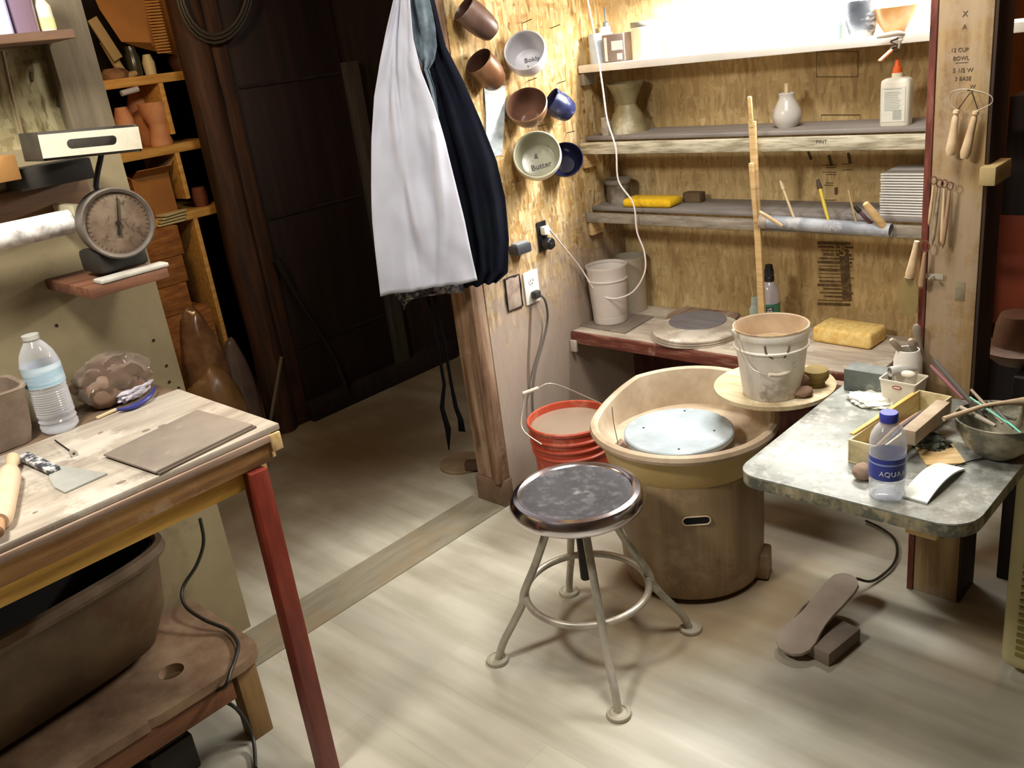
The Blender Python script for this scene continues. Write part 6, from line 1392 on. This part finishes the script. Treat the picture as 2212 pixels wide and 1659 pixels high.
solo('bent_funnel', G().tube([onX(225, 88, SX-.03), V((SX-.03, onX(258, 128, SX-.03).y, zsh[0]+.018)), V((SX-.03, onX(285, 122, SX-.03).y, zsh[0]+.014))], [.02, .016, .01], 12, smooth=3), mat('tan_funnel', 'ab9468', rough=.7), 'tan bent funnel lying on the top storage shelf', 'funnel', onX(258, 128, SX), world=True)
pot(250, 168, 148, 60, 0, [(0, 0), (.9, 0), (1, .5), (.7, 1), (0, 1)], mat('rusty_bits', [(0, '4a2d1a'), (1, '9a7550')], 30, rough=.8), 'scrap_heap', 'small heap of rusty brown scraps at the left of the top storage shelf', dx=-.05, cat='scraps')
pot(395, 130, 100, 60, 0, [(0, 0), (.8, 0), (1, .4), (.7, 1), (0, 1)], mat('dark_red_pot', '4a2a1c', rough=.6), 'clay_pot', 'dark red-brown pot at the right end of the top storage shelf', dx=-.08)
# papers below third shelf
g = G()
a_ = onX(380, 475, SX+.0)
for k in range(4):
    solo('paper_sheaf', G().box(-.12, .0, -.07, .05, 0, .008, .002, M=RZ(.1*k)), mat('yellowed_paper', 'c4b887', rough=.8), ['lowest yellowed paper pad lying on the cartons', 'second yellowed paper pad on the cartons', 'third yellowed paper pad on the cartons', 'topmost yellowed paper pad on the cartons'][k], 'paper', V((SX+.02, a_.y-.02+.01*k, a_.z-.01+.012*k)), group='paper pads on the cartons')
# stacked cartons
pz0 = [(365, 500, 395, 548), (370, 555, 408, 608), (378, 612, 425, 672)]
cart = mat('printed_carton', [(0, '70401c'), (.6, '98602c'), (.7, '9f6a34'), (1, 'b07a40')], 14, (1, 1, 5), .85)
zbot = .0
heights = [onX(380, 486, SX+.05).z, onX(385, 552, SX+.05).z, onX(395, 610, SX+.05).z, onX(410, 672, SX+.05).z]
yc = onX(385, 550, SX+.05).y
for k in range(3):
    solo('carton', G().box(SX-.28, SX+.05, yc-.33, onX(400+8*k, 550+55*k, SX+.05).y, heights[k+1]+.001, heights[k]-.001, .003), cart, ['topmost brown printed carton of the stack behind the scale', 'middle brown printed carton of the stack behind the scale', 'lowest brown printed carton of the stack, above the clay bags'][k], 'carton', V((SX, yc, heights[k+1])), world=True, group='cartons stacked on the floor side of the shelving')
solo('carton', G().box(SX-.28, SX+.05, yc-.33, yc+.08, .001, heights[3]-.001, .003), cart, 'big carton carrying the printed cartons, hidden by clay bags', 'carton', V((SX, yc, 0)), world=True)
# clay bags on the floor
bagm = mat('glossy_brown_bag', [(0, '3d2a1c'), (.5, '6b4c33'), (1, '97734f')], 6, rough=.22, bump=.3)
def bagf(px, py, w, h, seed, label, m=bagm, X_=-3.3, zb=None):
    p = onX(px, py, X_); r = rad(p, w); hh = h/2*dep(p)/F
    hh = (p.z+hh)/1.8
    return solo('clay_bag', G().blob((0, 0, hh*.8), r*.8, r, hh, seed, .13, 1.4, 4, flat=.8), m, label, 'bag', V((p.x, p.y, .001)))
bagf(430, 745, 110, 130, 51, 'shiny plastic-wrapped clay bag at the edge of the panel', X_=-3.25)
bagf(455, 850, 150, 120, 52, 'big tan clay bag on the floor behind the work table', mat('tan_bag', [(0, '5d4226'), (1, '8a6840')], 5, rough=.35, bump=.2), X_=-3.2)
bagf(505, 790, 70, 110, 53, 'grey-brown clay bag against the thick rough post', mat('grey_bag', [(0, '3b2f2a'), (1, '6e5c52')], 5, rough=.3), X_=-3.35)
bagf(585, 725, 60, 50, 54, 'small brown clay bag seen between the two posts, upper', mat('bag54', [(0, '3b2413'), (1, '7a5433')], 5, rough=.4), X_=-3.75)
bagf(585, 775, 60, 60, 55, 'small dark clay bag seen between the two posts, lower', mat('bag55', [(0, '2d1e14'), (1, '5e4330')], 5, rough=.4), X_=-3.7)
bagf(575, 650, 40, 80, 56, 'narrow yellowish bag standing between the two posts', mat('bag56', [(0, '4c3a1c'), (1, '7d6432')], 5, rough=.4), X_=-3.8)
# rough thick post
a_, b_ = onX(425, 0, SX+.08), onX(560, 850, SX+.08)
yp = (onX(405, 0, SX+.06).y+onX(450, 0, SX+.06).y)/2
g = G(); 
pl_ = []
for i in range(13):
    z = 2.5*i/12; r_ = .055+.010*noise.noise(V((0, 0, z*2)))
    pl_.append([(SX+.10+r_*1.1*cos(t)*(1+.15*noise.noise(V((cos(t)*2, sin(t)*2, z*3)))), 1.93+r_*1.2*sin(t)*(1+.15*noise.noise(V((cos(t)*2, sin(t)*2, z*3)))), z) for t in [2*pi*k/20 for k in range(20)]])
struct('trim_13', g.loops(pl_, capa=True, capb=True), post_brown)
# stick leaning between posts + dark stick on door
solo('long_stick', G().tube([onX(608, 770, -3.42), V((-3.42, onX(560, 900, -3.42).y, .004))], .008, 10), mat('grey_stick2', '6b6552', rough=.7), 'grey stick leaning between the thick post and the door', 'stick', onX(560, 900, -3.42), world=True)
solo('dark_broom', G().tube([onX(598, 560, -3.44), onX(640, 640, -3.44), onX(715, 760, -3.42), onX(745, 830, -3.40)], [.020, .012, .009, .009], 10, smooth=3), mat('black_broom', '171210', rough=.7), 'dark broom handle leaning against the old door', 'broom', onX(745, 830, -3.4), world=True)
# hose coil hanging top
g = G()
cx_, cy_ = 463, -45
for k in range(3):
    g.tube([onX(cx_+(85-6*k)*cos(t), cy_+(138-9*k)*sin(t), SX+.17+.012*k) for t in [2*pi*i/28 for i in range(28)]], .006, 8, closed=True)
solo('hose_coil', g, mat('dark_hose', '3f3a30', rough=.5), 'coil of dark thin hose hanging high between the posts', 'hose', onX(463, 90, SX+.17), world=True)
# ------------------------------------------------------------------ RIGHT SIDE CLUTTER
# heater at the right border
hx0 = -.462
p = onZ(2165, 1470, 0)
ht = thing('space_heater', 'cream-yellow louvred heater at the right edge', 'heater', (hx0+.15, 1.86, 0))
hm = mat('cream_enamel', [(0, 'b3ab7c'), (1, 'c9c294')], 4, rough=.5)
hy = 1.94
part('case', G().box(hx0, hx0+.30, hy, hy+.20, .02, .565, .03, seg=4), hm, ht, world=True)
g = G()
for i in range(24): g.box(hx0+.035, hx0+.27, hy-.004, hy+.004, .07+i*.0185, .079+i*.0185, .001)
part('grille', g, mat('olive_grille', [(0, '6e6526'), (1, '97904a')], 4, rough=.5), ht, world=True)
# cabinet and pot in the far right dark
cab = thing('dark_cabinet', 'dark cabinet with a deep orange-red door in the shadows right of the post', 'cabinet', (0, 3, 0))
part('cabinet_body', G().box(-.80, 1.0, 2.95, 3.35, 0, 1.22, .004), black_wood, cab, world=True)
part('door', G().box(onY(2128, 700, 2.94).x, 0.2, 2.935, 2.9495, onY(2170, 700, 2.94).z, onY(2170, 465, 2.94).z, .003), mat('deep_orange_panel', [(0, '5a2410'), (1, '8a3a18')], 3, rough=.7), cab, world=True, label='deep orange-red door')
solo('low_counter', G().box(-.58, .6, 2.34, 2.72, 0, .60, .004), black_wood, 'low dark counter behind the post at the right edge', 'counter', (0, 2.5, 0), world=True)
pp_ = onZ(2195, 780, .601)
solo('dark_pot', G().lathe([(0, 0), (.05, 0), (.085, .03), (.09, .04), (.06, .05), (.055, .10), (.045, .13), (0, .13)], 36), mat('brown_dark_pot', [(0, '3a1c10'), (.5, '6b4a38'), (1, '97887c')], 4, rough=.5), 'brown pot with pale rim on the dark counter at the right edge', 'pot', V((pp_.x, pp_.y, .601)))

# ------------------------------------------------------------------ LIGHTS
def area(name, loc, tgt, sx, sy, e, col):
    l = bpy.data.lights.new(name, 'AREA'); l.shape = 'RECTANGLE'; l.size = sx; l.size_y = sy; l.energy = e; l.color = col
    o = bpy.data.objects.new(name, l); COL.objects.link(o); o.location = loc
    o.rotation_euler = (V(tgt)-V(loc)).to_track_quat('-Z', 'Y').to_euler(); return o
area('shelf_tube', (-1.36, 2.62, 1.62), (-1.36, 2.70, 0), .90, .07, 32, (1, .98, .95))
area('shelf_tube_front', (-1.36, 2.58, 1.64), (-1.5, .6, 1.0), .85, .06, 15, (1, .97, .92))
area('ceiling_lamp', (-1.57, .25, 2.1), (-1.4, 1.3, 0), .26, .26, 27, (1, .95, .86))
area('middle_lamp', (-.9, 1.55, 2.42), (-1.2, 1.8, 0), .5, .5, 30, (1, .96, .88))
def point(name, loc, e, col, r=.08):
    l = bpy.data.lights.new(name, 'POINT'); l.energy = e; l.color = col; l.shadow_soft_size = r
    o = bpy.data.objects.new(name, l); COL.objects.link(o); o.location = loc
point('storage_bulb', (-2.75, 1.2, 1.9), 17, (1, .66, .34))
point('back_room_fill', (-.6, 3.05, 2.2), 16, (1, .6, .3))  # added warm fill to make the far right wall visible, no actual bulb there
W = bpy.data.worlds.new('world'); SC.world = W; W.use_nodes = True
W.node_tree.nodes['Background'].inputs['Color'].default_value = (1, .9, .8, 1); W.node_tree.nodes['Background'].inputs['Strength'].default_value = .02
SC.view_settings.view_transform = 'Standard'; SC.view_settings.look = 'None'; SC.view_settings.exposure = 0
